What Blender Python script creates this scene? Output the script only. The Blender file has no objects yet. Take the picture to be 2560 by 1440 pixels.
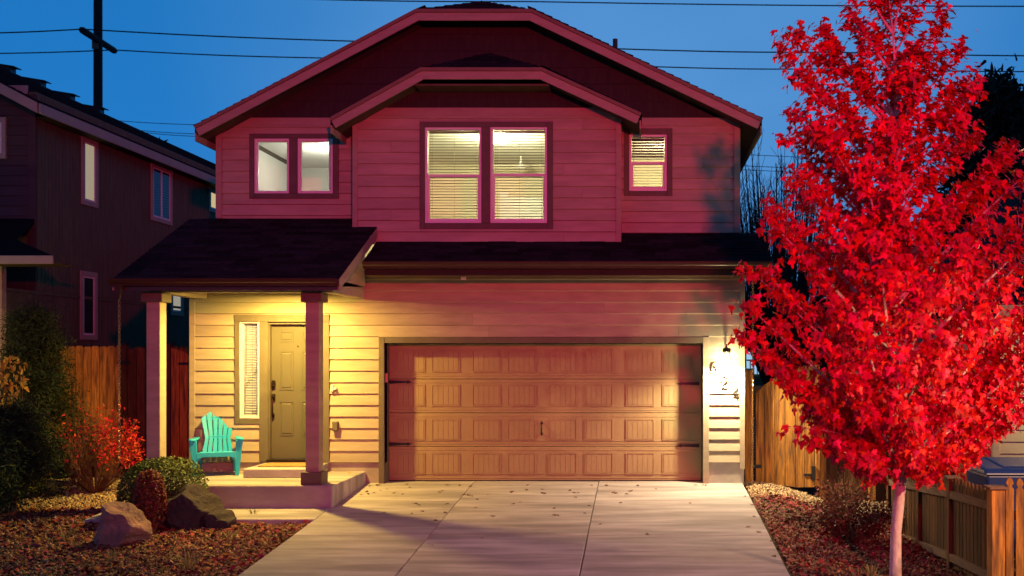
import bpy, math, random
import numpy as np
from mathutils import Vector, Matrix, Euler
random.seed(7); RNG = np.random.default_rng(7)
SC = bpy.context.scene
COL = SC.collection
R = math.radians

# ------------------------------------------------------------------ camera
CAM_Y, CAM_Z, F = -15.5, 1.975, 2488.9
cam = bpy.data.objects.new('camera', bpy.data.cameras.new('camera'))
COL.objects.link(cam)
cam.location = (0, CAM_Y, CAM_Z); cam.rotation_euler = (R(90), 0, 0)
cam.data.sensor_width = 36; cam.data.lens = 35
cam.data.shift_x = -0.125; cam.data.shift_y = 0.0664          # lens shift of an architectural photograph
cam.data.clip_end = 2000
cam.data.dof.use_dof = True; cam.data.dof.focus_distance = 15.6; cam.data.dof.aperture_fstop = 1.8
SC.camera = cam

# ------------------------------------------------------------------ dusk sky
world = bpy.data.worlds.new('World'); SC.world = world; world.use_nodes = True
nt = world.node_tree; N = nt.nodes; L = nt.links
bg = N['Background']
tc = N.new('ShaderNodeTexCoord')
sep = N.new('ShaderNodeSeparateXYZ'); L.new(tc.outputs['Generated'], sep.inputs[0])
ramp = N.new('ShaderNodeValToRGB'); L.new(sep.outputs['Z'], ramp.inputs['Fac'])
ce = ramp.color_ramp.elements                                  # last light low in the sky, night above
ce[0].position = 0.0; ce[0].color = (0.002, 0.165, 0.53, 1)
ce[1].position = 1.0; ce[1].color = (0.014, 0.046, 0.155, 1)
for p_, c_ in ((0.20, (0.003, 0.180, 0.56)), (0.36, (0.006, 0.165, 0.50)), (0.62, (0.016, 0.082, 0.255))):
    q_ = ce.new(p_); q_.color = (*c_, 1)
noi = N.new('ShaderNodeTexNoise'); noi.inputs['Scale'].default_value = 2.2; noi.inputs['Detail'].default_value = 4
noi.inputs['Roughness'].default_value = 0.5
mp = N.new('ShaderNodeMapping'); L.new(tc.outputs['Generated'], mp.inputs[0]); L.new(mp.outputs[0], noi.inputs['Vector'])
mp.inputs['Scale'].default_value = (1, 1, 2.4)
dot = N.new('ShaderNodeVectorMath'); dot.operation = 'DOT_PRODUCT'; L.new(tc.outputs['Generated'], dot.inputs[0])
dot.inputs[1].default_value = Vector((0.0, 1.0, 0.34)).normalized()
cr = N.new('ShaderNodeMapRange'); cr.interpolation_type = 'SMOOTHSTEP'; L.new(dot.outputs['Value'], cr.inputs['Value'])
cr.inputs['From Min'].default_value = 0.895; cr.inputs['From Max'].default_value = 1.0
nm = N.new('ShaderNodeMapRange'); L.new(noi.outputs['Fac'], nm.inputs['Value'])
nm.inputs['From Min'].default_value = 0.3; nm.inputs['From Max'].default_value = 0.7
nm.inputs['To Min'].default_value = 0.55; nm.inputs['To Max'].default_value = 1.15
fm = N.new('ShaderNodeMath'); fm.operation = 'MULTIPLY'; L.new(cr.outputs[0], fm.inputs[0]); L.new(nm.outputs[0], fm.inputs[1]); fm.use_clamp = True
mix = N.new('ShaderNodeMix'); mix.data_type = 'RGBA'
L.new(fm.outputs[0], mix.inputs['Factor']); L.new(ramp.outputs['Color'], mix.inputs[6])
mix.inputs[7].default_value = (0.075, 0.275, 0.63, 1)          # thin high haze still catching light
sky = N.new('ShaderNodeTexSky'); sky.sky_type = 'NISHITA'; sky.sun_disc = False
sky.sun_elevation = R(-2.5); sky.sun_rotation = R(0)
add = N.new('ShaderNodeMix'); add.data_type = 'RGBA'; add.blend_type = 'ADD'
add.inputs['Factor'].default_value = 0.05
sd = N.new('ShaderNodeMapRange'); sd.interpolation_type = 'SMOOTHSTEP'; L.new(sep.outputs['Y'], sd.inputs['Value'])
sd.inputs['From Min'].default_value = -0.7; sd.inputs['From Max'].default_value = 0.6
sd.inputs['To Min'].default_value = 0.62; sd.inputs['To Max'].default_value = 1.0
dim = N.new('ShaderNodeMix'); dim.data_type = 'RGBA'; dim.blend_type = 'MULTIPLY'; dim.inputs['Factor'].default_value = 1
L.new(mix.outputs[2], dim.inputs[6]); L.new(sd.outputs[0], dim.inputs[7])   # the sky opposite the sunset is dimmer
L.new(dim.outputs[2], add.inputs[6]); L.new(sky.outputs[0], add.inputs[7])
L.new(add.outputs[2], bg.inputs['Color']); bg.inputs['Strength'].default_value = 1.0

SC.view_settings.view_transform = 'Standard'; SC.view_settings.look = 'None'
SC.view_settings.exposure = 0.0; SC.view_settings.gamma = 1.0; SC.view_settings.use_curve_mapping = False
SC.render.engine = 'CYCLES'
cy = SC.cycles
cy.use_denoising = True; cy.max_bounces = 8; cy.diffuse_bounces = 4; cy.glossy_bounces = 3; cy.transparent_max_bounces = 16
cy.sample_clamp_indirect = 4.0; cy.caustics_reflective = False; cy.caustics_refractive = False

def lamp(name, loc, power, color, radius=0.04, kind='POINT', rot=None, **kw):
    d = bpy.data.lights.new(name, kind); d.energy = power; d.color = color
    d.shadow_soft_size = radius
    for k, v in kw.items(): setattr(d, k, v)
    o = bpy.data.objects.new(name, d); o.location = loc
    if rot: o.rotation_euler = rot
    COL.objects.link(o); return o

# a red street lamp behind the photographer reddens the walls, the maple and the ground
lamp('street_red_lamp', (2.6, -20.5, 5.3), 9000, (1.0, 0.020, 0.085), 0.22, 'SPOT', Vector((-3.8, 20.5, -0.3)).to_track_quat('-Z', 'Y').to_euler(), spot_size=R(52), spot_blend=0.85)
lamp('porch_ceiling_lamp', (-5.35, -0.95, 2.925), 285, (1.0, 0.645, 0.125), 0.05, 'AREA', (0, 0, 0), shape='DISK', size=0.14)
lamp('garage_wall_lamp', (1.325, -0.275, 1.878), 540, (1.0, 0.73, 0.40), 0.035, 'SPOT', (0, 0, 0), spot_size=R(166), spot_blend=0.55)
lamp('garage_bulb', (1.325, -0.275, 1.885), 60, (1.0, 0.76, 0.40), 0.035)
lamp('driveway_lamp_next_door', (6.6, -9.6, 2.7), 1700, (1.0, 0.54, 0.28), 0.06, 'SPOT', Vector((-3.9, 4.4, -2.6)).to_track_quat('-Z', 'Y').to_euler(), spot_size=R(58), spot_blend=0.6)
lamp('entry_lamp_of_left_house', (-10.3, -2.0, 1.9), 50, (1.0, 0.62, 0.16), 0.06)
lamp('stair_room_lamp', (-5.5, 2.0, 5.2), 36, (1.0, 0.95, 0.80), 0.1)
lamp('bedroom_lamp', (-2.40, 1.55, 5.42), 235, (1.0, 0.90, 0.50), 0.09)
lamp('bath_room_lamp', (0.5, 1.8, 5.2), 60, (1.0, 0.85, 0.48), 0.08)
lamp('hall_lamp', (-5.6, 1.3, 2.4), 55, (1.0, 0.80, 0.55), 0.1)
lamp('neighbour_wall_lamp', (7.4, -1.6, 2.3), 330, (1.0, 0.72, 0.30), 0.06)

def PX(u, y): return (u - 1600) / F * (y - CAM_Y)              # measured on the photograph, on the plane at depth y
def PZ(v, y): return CAM_Z - (v - 890) / F * (y - CAM_Y)

# ------------------------------------------------------------------ materials
MATS = {}
def mat(name, base, rough=0.7, var=0.18, scale=4.0, stretch=(1, 1, 1), bump=0.15, bscale=60.0, bstretch=None,
        metallic=0.0, island=0.0, hue=0.0, spec=0.3, tint=None, trans=0.0, emit=None, fine=0.0):
    if name in MATS: return MATS[name]
    mt = bpy.data.materials.new(name); mt.use_nodes = True; MATS[name] = mt
    t = mt.node_tree; n = t.nodes; l = t.links
    b = n['Principled BSDF']; out = n['Material Output']
    b.inputs['Roughness'].default_value = rough; b.inputs['Metallic'].default_value = metallic
    b.inputs['Specular IOR Level'].default_value = spec
    co = n.new('ShaderNodeTexCoord'); oi = n.new('ShaderNodeObjectInfo')
    sc = n.new('ShaderNodeVectorMath'); sc.operation = 'ADD'
    mul = n.new('ShaderNodeMath'); mul.operation = 'MULTIPLY'; mul.inputs[1].default_value = 37.0
    l.new(oi.outputs['Random'], mul.inputs[0]); l.new(co.outputs['Object'], sc.inputs[0]); l.new(mul.outputs[0], sc.inputs[1])
    mp1 = n.new('ShaderNodeMapping'); mp1.inputs['Scale'].default_value = stretch; l.new(sc.outputs[0], mp1.inputs[0])
    nz = n.new('ShaderNodeTexNoise'); nz.inputs['Scale'].default_value = scale; nz.inputs['Detail'].default_value = 6
    nz.inputs['Roughness'].default_value = 0.62
    l.new(mp1.outputs[0], nz.inputs['Vector'])
    mr = n.new('ShaderNodeMapRange'); mr.inputs['From Min'].default_value = 0.3; mr.inputs['From Max'].default_value = 0.7
    mr.inputs['To Min'].default_value = 1 - var; mr.inputs['To Max'].default_value = 1 + var
    l.new(nz.outputs['Fac'], mr.inputs['Value'])
    col = n.new('ShaderNodeMix'); col.data_type = 'RGBA'; col.blend_type = 'MULTIPLY'; col.inputs['Factor'].default_value = 1
    col.inputs[6].default_value = (*base, 1); l.new(mr.outputs[0], col.inputs[7])
    last = col.outputs[2]
    if tint is not None:                                       # second colour mixed in by a slower noise
        nz3 = n.new('ShaderNodeTexNoise'); nz3.inputs['Scale'].default_value = scale * 0.6; nz3.inputs['Detail'].default_value = 4
        l.new(mp1.outputs[0], nz3.inputs['Vector'])
        mr3 = n.new('ShaderNodeMapRange'); mr3.inputs['From Min'].default_value = 0.45; mr3.inputs['From Max'].default_value = 0.68
        l.new(nz3.outputs['Fac'], mr3.inputs['Value'])
        mx = n.new('ShaderNodeMix'); mx.data_type = 'RGBA'; l.new(mr3.outputs[0], mx.inputs['Factor'])
        l.new(last, mx.inputs[6]); mx.inputs[7].default_value = (*tint, 1); last = mx.outputs[2]
    if island or hue:
        geo = n.new('ShaderNodeNewGeometry')
        ad = n.new('ShaderNodeMath'); ad.operation = 'ADD'; l.new(geo.outputs['Random Per Island'], ad.inputs[0])
        l.new(oi.outputs['Random'], ad.inputs[1])
        fr = n.new('ShaderNodeMath'); fr.operation = 'FRACT'; l.new(ad.outputs[0], fr.inputs[0])
        hsv = n.new('ShaderNodeHueSaturation'); l.new(last, hsv.inputs['Color'])
        m1 = n.new('ShaderNodeMapRange'); m1.inputs['To Min'].default_value = 1 - island; m1.inputs['To Max'].default_value = 1 + island
        l.new(fr.outputs[0], m1.inputs['Value']); l.new(m1.outputs[0], hsv.inputs['Value'])
        w = n.new('ShaderNodeTexWhiteNoise'); w.noise_dimensions = '1D'; l.new(fr.outputs[0], w.inputs['W'])
        m2 = n.new('ShaderNodeMapRange'); m2.inputs['To Min'].default_value = 0.5 - hue; m2.inputs['To Max'].default_value = 0.5 + hue
        l.new(w.outputs['Value'], m2.inputs['Value']); l.new(m2.outputs[0], hsv.inputs['Hue'])
        last = hsv.outputs['Color']
    l.new(last, b.inputs['Base Color'])
    if bump:
        mp2 = n.new('ShaderNodeMapping'); mp2.inputs['Scale'].default_value = bstretch or stretch; l.new(sc.outputs[0], mp2.inputs[0])
        nb = n.new('ShaderNodeTexNoise'); nb.inputs['Scale'].default_value = bscale; nb.inputs['Detail'].default_value = 4
        l.new(mp2.outputs[0], nb.inputs['Vector'])
        bp = n.new('ShaderNodeBump'); bp.inputs['Strength'].default_value = bump; bp.inputs['Distance'].default_value = 0.01
        l.new(nb.outputs['Fac'], bp.inputs['Height']); l.new(bp.outputs[0], b.inputs['Normal'])
    if emit:
        b.inputs['Emission Color'].default_value = (*emit[0], 1); b.inputs['Emission Strength'].default_value = emit[1]
    if trans:
        tr = n.new('ShaderNodeBsdfTranslucent'); l.new(last, tr.inputs['Color'])
        ms = n.new('ShaderNodeMixShader'); ms.inputs[0].default_value = trans
        l.new(b.outputs[0], ms.inputs[1]); l.new(tr.outputs[0], ms.inputs[2]); l.new(ms.outputs[0], out.inputs['Surface'])
    return mt

def glass_mat():
    mt = bpy.data.materials.new('window_glass'); mt.use_nodes = True
    t = mt.node_tree; n = t.nodes; l = t.links; n.remove(n['Principled BSDF'])
    tr = n.new('ShaderNodeBsdfTransparent'); tr.inputs[0].default_value = (0.93, 0.95, 0.94, 1)
    gl = n.new('ShaderNodeBsdfGlossy'); gl.inputs['Roughness'].default_value = 0.02
    fr = n.new('ShaderNodeFresnel'); fr.inputs[0].default_value = 1.45
    nz = n.new('ShaderNodeTexNoise'); nz.inputs['Scale'].default_value = 2.0
    bp = n.new('ShaderNodeBump'); bp.inputs['Strength'].default_value = 0.03; l.new(nz.outputs['Fac'], bp.inputs['Height'])
    l.new(bp.outputs[0], gl.inputs['Normal'])
    ge = n.new('ShaderNodeNewGeometry'); fm_ = n.new('ShaderNodeMath'); fm_.operation = 'SUBTRACT'; fm_.inputs[0].default_value = 1
    l.new(ge.outputs['Backfacing'], fm_.inputs[1]); fk = n.new('ShaderNodeMath'); fk.operation = 'MULTIPLY'
    l.new(fr.outputs[0], fk.inputs[0]); l.new(fm_.outputs[0], fk.inputs[1])       # one clean reflection per pane
    ms = n.new('ShaderNodeMixShader'); l.new(fk.outputs[0], ms.inputs[0]); l.new(tr.outputs[0], ms.inputs[1]); l.new(gl.outputs[0], ms.inputs[2])
    l.new(ms.outputs[0], n['Material Output'].inputs['Surface'])
    return mt
GLASS = glass_mat()

def thin_glass():
    mt = bpy.data.materials.new('thin_lamp_glass'); mt.use_nodes = True
    t = mt.node_tree; n = t.nodes; l = t.links; n.remove(n['Principled BSDF'])
    tr = n.new('ShaderNodeBsdfTransparent'); gl = n.new('ShaderNodeBsdfGlossy'); gl.inputs['Roughness'].default_value = 0.05
    ms = n.new('ShaderNodeMixShader'); ms.inputs[0].default_value = 0.06
    l.new(tr.outputs[0], ms.inputs[1]); l.new(gl.outputs[0], ms.inputs[2]); l.new(ms.outputs[0], n['Material Output'].inputs['Surface'])
    return mt
LAMP_GLASS = thin_glass()
M_SIDING = mat('tan_siding_paint', (0.40, 0.345, 0.245), 0.62, 0.17, 3.0, (0.5, 1, 3), 0.28, 45, (0.6, 1, 5), island=0.07)
M_TRIM = mat('olive_trim_paint', (0.135, 0.118, 0.082), 0.6, 0.14, 5, (1, 1, 1), 0.35, 40, (4, 1, 4))
M_FASCIA = mat('tan_fascia_paint', (0.36, 0.30, 0.215), 0.6, 0.12, 4, (0.6, 1, 3), 0.2, 50)
M_GABLE = mat('dark_brown_gable_panel', (0.034, 0.029, 0.024), 0.75, 0.25, 5, (4, 1, 0.6), 0.4, 60, (6, 1, 0.5))
M_SOFFIT = mat('brown_soffit', (0.10, 0.075, 0.045), 0.75, 0.15)
M_SHINGLE = mat('black_asphalt_shingle', (0.0125, 0.013, 0.017), 0.95, 0.45, 14, (1, 1, 1), 0.6, 220, island=0.65, spec=0.12)
M_GUTTER = mat('brown_gutter_metal', (0.055, 0.036, 0.02), 0.33, 0.06, 3, spec=0.5, bump=0.02)
M_VINYL = mat('white_vinyl', (0.78, 0.77, 0.76), 0.4, 0.04, 6, bump=0.03)
M_BLINDW = mat('white_blind_slat', (0.70, 0.66, 0.58), 0.5, 0.05, 6, bump=0.0)
M_BLIND = mat('backlit_blind_slat', (0.20, 0.165, 0.10), 0.5, 0.05, 6, bump=0.0)  # pale slats seen against a lit room: backlit darkness put into their colour
M_PAINTW = mat('interior_wall_paint', (0.72, 0.71, 0.66), 0.8, 0.05, 2, bump=0.08, bscale=30)
M_PAINTC = mat('interior_cream_paint', (0.70, 0.64, 0.50), 0.8, 0.05, 2, bump=0.08, bscale=30)
M_CONC = mat('foundation_concrete', (0.40, 0.36, 0.31), 0.85, 0.16, 4, bump=0.25, bscale=70, tint=(0.31, 0.27, 0.23))
M_SLAB = mat('broom_finished_concrete', (0.41, 0.372, 0.38), 0.8, 0.32, 1.9, (0.5, 3.2, 1), 0.4, 90, (0.5, 5, 1), tint=(0.25, 0.222, 0.226))
M_GDOOR = mat('tan_garage_door_steel', (0.345, 0.262, 0.135), 0.5, 0.08, 2.5, bump=0.06, bscale=140, bstretch=(0.6, 1, 8), island=0.0)
M_DOOR = mat('olive_door_paint', (0.105, 0.096, 0.068), 0.45, 0.05, 3, bump=0.05)
M_IRON = mat('black_iron', (0.012, 0.011, 0.011), 0.45, 0.1, 8, spec=0.5, bump=0.1)
M_BRONZE = mat('bronze_hardware', (0.045, 0.03, 0.02), 0.3, 0.1, 8, metallic=0.7, bump=0.0)
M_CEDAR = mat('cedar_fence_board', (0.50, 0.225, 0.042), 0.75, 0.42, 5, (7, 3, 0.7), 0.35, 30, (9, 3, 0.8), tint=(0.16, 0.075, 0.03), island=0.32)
M_CEDARD = mat('shaded_cedar', (0.125, 0.052, 0.019), 0.8, 0.42, 5, (7, 7, 0.7), 0.35, 30, (9, 9, 0.8), tint=(0.085, 0.045, 0.02), island=0.32)  # darker copy of the cedar, with shade put into its colour
M_RAIL = mat('grey_weathered_rail', (0.20, 0.125, 0.08), 0.85, 0.3, 5, (3, 0.7, 7), 0.35, 30)
M_TURQ = mat('turquoise_plastic', (0.012, 0.40, 0.72), 0.42, 0.05, 4, bump=0.04, spec=0.45)
M_MAT = mat('coir_doormat', (0.36, 0.21, 0.08), 0.95, 0.35, 25, bump=0.8, bscale=140)
M_ROCK = mat('brown_pink_boulder', (0.31, 0.165, 0.135), 0.85, 0.35, 3.5, (1, 1, 2.2), 0.9, 14, tint=(0.20, 0.12, 0.10))
M_ROCKD = mat('dark_purple_boulder', (0.036, 0.026, 0.030), 0.85, 0.45, 5, (1, 1, 1.4), 0.9, 16, tint=(0.03, 0.02, 0.022))
M_SOIL = mat('soil_and_fine_gravel', (0.085, 0.048, 0.03), 0.95, 0.5, 14, bump=0.9, bscale=60, tint=(0.07, 0.04, 0.025))
M_PEB = mat('gravel_pebbles', (0.235, 0.135, 0.08), 0.8, 0.25, 20, bump=0.2, island=0.85, hue=0.03)
M_LITTER = mat('dry_leaf_litter', (0.17, 0.062, 0.03), 0.8, 0.25, 20, bump=0, island=0.65, hue=0.055)
M_MAPLE = mat('red_maple_leaf', (0.74, 0.010, 0.036), 0.5, 0.3, 14, bump=0.1, bscale=50, island=0.45, hue=0.014, spec=0.35, trans=0.25)
M_BARK = mat('pale_maple_bark', (0.72, 0.60, 0.53), 0.8, 0.3, 14, (1, 1, 0.45), 0.7, 30, tint=(0.40, 0.28, 0.24))
M_TWIG = mat('brown_twig', (0.19, 0.10, 0.055), 0.85, 0.3, 12, bump=0.2)
M_DARKTW = mat('dark_bare_twig', (0.035, 0.030, 0.032), 0.9, 0.3, 6, bump=0.1)
M_BOX = mat('boxwood_leaf', (0.062, 0.098, 0.017), 0.55, 0.2, 20, bump=0, island=0.4, hue=0.02, trans=0.12)
M_CONIF = mat('conifer_spray', (0.026, 0.044, 0.012), 0.7, 0.25, 14, bump=0, island=0.45, hue=0.025, trans=0.08)
M_FIR = mat('far_fir_needles', (0.022, 0.030, 0.018), 0.85, 0.3, 8, bump=0, island=0.4)
M_RLEAF = mat('burning_bush_leaf', (0.58, 0.028, 0.018), 0.55, 0.2, 14, bump=0, island=0.4, hue=0.018, trans=0.2)
M_BARB = mat('barberry_leaf', (0.15, 0.020, 0.016), 0.6, 0.25, 14, bump=0, island=0.55, hue=0.03, trans=0.1)
M_YEL = mat('yellow_leaf', (0.62, 0.34, 0.04), 0.6, 0.2, 14, bump=0, island=0.35, hue=0.02, trans=0.25)
M_GRASS = mat('dry_grass_blade', (0.33, 0.27, 0.11), 0.7, 0.25, 14, bump=0, island=0.45, hue=0.04, trans=0.15)
M_NSIDE = mat('dark_brown_panel_siding', (0.115, 0.118, 0.064), 0.75, 0.2, 3, (3, 3, 0.5), 0.25, 40)
M_NLAP = mat('brown_lap_siding', (0.070, 0.050, 0.048), 0.7, 0.12, 3, (0.5, 1, 3), 0.2, 45)
M_NTRIM = mat('cream_trim', (0.38, 0.36, 0.28), 0.6, 0.1, 4, bump=0.1)
M_NSID2 = mat('cream_lap_siding', (0.55, 0.48, 0.35), 0.65, 0.1, 3, (0.5, 1, 3), 0.2, 45)
M_BIN = mat('blue_bin_plastic', (0.014, 0.045, 0.20), 0.38, 0.08, 4, bump=0.05, spec=0.5)
M_BINW = mat('faded_bin_label', (0.55, 0.50, 0.42), 0.6, 0.15, 10, bump=0.05)
M_POLE = mat('dark_utility_pole', (0.022, 0.015, 0.014), 0.9, 0.3, 2, (3, 3, 0.4), 0.2, 20)
M_WIRE = mat('power_cable', (0.010, 0.010, 0.012), 0.7, 0.1, 2, bump=0)
M_PVC = mat('white_plastic', (0.75, 0.72, 0.66), 0.4, 0.04, 5, bump=0.02)
M_CHAIN = mat('copper_chain', (0.42, 0.26, 0.13), 0.3, 0.1, 8, metallic=0.9, bump=0.0)
M_BULB = mat('lamp_glow', (1, 0.95, 0.8), 0.4, 0.02, 3, bump=0, emit=((1.0, 0.86, 0.56), 9.0))
M_BULB2 = mat('ceiling_lamp_glow', (1, 0.95, 0.8), 0.4, 0.02, 3, bump=0, emit=((1.0, 0.93, 0.70), 14.0))
M_PORCHB = mat('porch_lamp_glow', (1, 0.9, 0.6), 0.4, 0.02, 3, bump=0, emit=((1.0, 0.75, 0.3), 4.0))
M_WARMWIN = mat('lit_window_shade', (0.6, 0.5, 0.3), 0.7, 0.15, 3, bump=0, emit=((1.0, 0.72, 0.28), 0.75))
M_DIMWIN = mat('glowing_curtain', (0.35, 0.31, 0.24), 0.8, 0.2, 3, bump=0, emit=((1.0, 0.82, 0.55), 0.40))  # weak emission on the curtain stands in for outside light falling on it
M_COLDWIN = mat('far_lit_window', (0.4, 0.6, 0.8), 0.6, 0.3, 1.2, bump=0, emit=((0.45, 0.74, 1.0), 0.75))
M_DARKIN = mat('dark_interior', (0.02, 0.02, 0.02), 0.8, 0.1, 3, bump=0)

# ------------------------------------------------------------------ mesh helpers
class MB:
    def __init__(s): s.v = []; s.f = []
    def add(s, vs, fs):
        o = len(s.v); s.v += [tuple(p) for p in vs]; s.f += [tuple(i + o for i in f) for f in fs]; return s
    def hexa(s, b, t):                                         # four bottom points, four top points
        return s.add(list(b) + list(t), [(3, 2, 1, 0), (4, 5, 6, 7), (0, 1, 5, 4), (1, 2, 6, 5), (2, 3, 7, 6), (3, 0, 4, 7)])
    def box(s, x0, x1, y0, y1, z0, z1):
        return s.hexa([(x0, y0, z0), (x1, y0, z0), (x1, y1, z0), (x0, y1, z0)], [(x0, y0, z1), (x1, y0, z1), (x1, y1, z1), (x0, y1, z1)])
    def prism(s, pts, axis, a, b):                             # polygon extruded along an axis; pts in the other two axes, in order
        def P(p, c):
            return {'x': (c, p[0], p[1]), 'y': (p[0], c, p[1]), 'z': (p[0], p[1], c)}[axis]
        n = len(pts)
        return s.add([P(p, a) for p in pts] + [P(p, b) for p in pts],
                     [tuple(range(n))[::-1], tuple(range(n, 2 * n))] + [(i, (i + 1) % n, n + (i + 1) % n, n + i) for i in range(n)])
    def slab(s, pts, th):                                      # 3-D polygon with vertical thickness below it
        n = len(pts)
        return s.add(list(pts) + [(p[0], p[1], p[2] - th) for p in pts],
                     [tuple(range(n)), tuple(range(n, 2 * n))[::-1]] + [(i, n + i, n + (i + 1) % n, (i + 1) % n) for i in range(n)])
    def tube(s, pts, rad, n=6, cap=True):
        pts = [Vector(p) for p in pts]; k = len(pts)
        if not hasattr(rad, '__len__'): rad = [rad] * k
        vs = []; ref = Vector((0.31, 0.87, 0.38))
        for i, p in enumerate(pts):
            d = (pts[min(i + 1, k - 1)] - pts[max(i - 1, 0)]).normalized()
            a = d.cross(ref)
            if a.length < 1e-4: a = d.cross(Vector((1, 0, 0)))
            a.normalize(); b = d.cross(a)
            for j in range(n):
                t = 2 * math.pi * j / n
                vs.append(p + (a * math.cos(t) + b * math.sin(t)) * rad[i])
        fs = [(i * n + j, i * n + (j + 1) % n, (i + 1) * n + (j + 1) % n, (i + 1) * n + j) for i in range(k - 1) for j in range(n)]
        if cap: fs += [tuple(range(n))[::-1], tuple((k - 1) * n + j for j in range(n))]
        return s.add(vs, fs)
    def lathe(s, prof, c, n=12):                               # profile of (radius, z)
        vs = [(c[0] + r * math.cos(2 * math.pi * j / n), c[1] + r * math.sin(2 * math.pi * j / n), c[2] + z) for r, z in prof for j in range(n)]
        k = len(prof)
        fs = [(i * n + j, i * n + (j + 1) % n, (i + 1) * n + (j + 1) % n, (i + 1) * n + j) for i in range(k - 1) for j in range(n)]
        fs += [tuple(range(n))[::-1], tuple((k - 1) * n + j for j in range(n))]
        return s.add(vs, fs)
    def torus(s, c, r, tr, n=10, k=5, ax='y', sx=1.0, sz=1.0):
        vs = []
        for i in range(n):
            a = 2 * math.pi * i / n
            for j in range(k):
                b = 2 * math.pi * j / k
                q = ((r + tr * math.cos(b)) * math.cos(a) * sx, tr * math.sin(b), (r + tr * math.cos(b)) * math.sin(a) * sz)
                if ax == 'x': q = (q[1], q[0], q[2])
                if ax == 'z': q = (q[0], q[2], q[1])
                vs.append((c[0] + q[0], c[1] + q[1], c[2] + q[2]))
        fs = [(i * k + j, ((i + 1) % n) * k + j, ((i + 1) % n) * k + (j + 1) % k, i * k + (j + 1) % k) for i in range(n) for j in range(k)]
        return s.add(vs, fs)

def world_loc(o):
    p = Vector((0, 0, 0))
    while o is not None: p += o.location; o = o.parent
    return p
def link(name, me, parent=None):
    o = bpy.data.objects.new(name, me); COL.objects.link(o)
    if parent is not None: o.parent = parent
    return o
def part(name, mb, mt, parent=None, smooth=False, bevel=0.0, seg=1):
    """one mesh object; its points are given in world metres and stored relative to the thing's base"""
    off = world_loc(parent) if parent is not None else Vector((0, 0, 0))
    me = bpy.data.meshes.new(name)
    me.from_pydata([(p[0] - off.x, p[1] - off.y, p[2] - off.z) for p in mb.v], [], mb.f)
    me.materials.append(mt)
    o = link(name, me, parent)
    finish(me, smooth)
    if bevel:
        md = o.modifiers.new('bevel', 'BEVEL'); md.width = bevel; md.segments = seg; md.limit_method = 'ANGLE'; md.angle_limit = R(40)
    return o
def finish(me, smooth):
    import bmesh
    if len(me.polygons) < 20000:
        bm = bmesh.new(); bm.from_mesh(me); bmesh.ops.recalc_face_normals(bm, faces=bm.faces); bm.to_mesh(me); bm.free()
    if smooth: me.polygons.foreach_set('use_smooth', [True] * len(me.polygons))
    me.update()
def np_mesh(name, V, faces_n, mt, parent=None):
    """many alike pieces in one mesh: V (pieces, verts, 3), faces_n a list of index tuples of one piece"""
    off = world_loc(parent) if parent is not None else Vector((0, 0, 0))
    n, k, _ = V.shape
    V = V.reshape(-1, 3) - np.array(off)
    me = bpy.data.meshes.new(name)
    sizes = [len(f) for f in faces_n]; flat = np.concatenate([np.array(f) for f in faces_n])
    loops = (flat[None, :] + (np.arange(n) * k)[:, None]).ravel()
    starts1 = np.concatenate([[0], np.cumsum(sizes)[:-1]]); tot = sum(sizes)
    starts = (starts1[None, :] + (np.arange(n) * tot)[:, None]).ravel()
    me.vertices.add(len(V)); me.vertices.foreach_set('co', V.astype(np.float32).ravel())
    me.loops.add(len(loops)); me.loops.foreach_set('vertex_index', loops.astype(np.int32))
    me.polygons.add(len(starts)); me.polygons.foreach_set('loop_start', starts.astype(np.int32))
    me.polygons.foreach_set('loop_total', np.tile(np.array(sizes, np.int32), n))
    me.update(calc_edges=True); me.validate()
    me.materials.append(mt)
    return link(name, me, parent)
def thing(name, label, cat, loc=(0, 0, 0), group=None):
    o = bpy.data.objects.new(name, None); COL.objects.link(o); o.location = loc
    o.empty_display_size = 0.1
    o['label'] = label; o['category'] = cat
    if group: o['group'] = group
    return o
def tag(o, label, cat, group=None):
    o['label'] = label; o['category'] = cat
    if group: o['group'] = group
    return o
def kind(o, k): o['kind'] = k; return o
def rotmats(n, rng=RNG):                                       # n random rotations
    q = rng.normal(size=(n, 4)); q /= np.linalg.norm(q, axis=1)[:, None]
    w, x, y, z = q.T
    return np.stack([np.stack([1 - 2 * (y * y + z * z), 2 * (x * y - z * w), 2 * (x * z + y * w)], 1),
                     np.stack([2 * (x * y + z * w), 1 - 2 * (x * x + z * z), 2 * (y * z - x * w)], 1),
                     np.stack([2 * (x * z - y * w), 2 * (y * z + x * w), 1 - 2 * (x * x + y * y)], 1)], 1)
def basis(nrm, spin):                                          # rotations whose local z is nrm
    nrm = nrm / np.linalg.norm(nrm, axis=1)[:, None]
    ref = np.where(np.abs(nrm[:, 2:3]) > 0.9, np.array([[1.0, 0, 0]]), np.array([[0, 0, 1.0]]))
    a = np.cross(ref, nrm); a /= np.linalg.norm(a, axis=1)[:, None]; b = np.cross(nrm, a)
    c, s = np.cos(spin)[:, None], np.sin(spin)[:, None]
    return np.stack([a * c + b * s, -a * s + b * c, nrm], 2)
def cell_wall(mb, a0, a1, b0, b1, holes, emit):                # rectangle minus holes as rectangles
    xs = sorted({a0, a1, *[h[0] for h in holes], *[h[1] for h in holes]}); xs = [x for x in xs if a0 <= x <= a1]
    for i in range(len(xs) - 1):
        xa, xb = xs[i], xs[i + 1]
        zs = sorted([(max(h[2], b0), min(h[3], b1)) for h in holes if h[0] <= xa + 1e-6 and h[1] >= xb - 1e-6])
        z = b0
        for lo, hi in zs:
            if lo > z + 1e-5: emit(xa, xb, z, lo)
            z = max(z, hi)
        if z < b1 - 1e-5: emit(xa, xb, z, b1)

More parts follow.
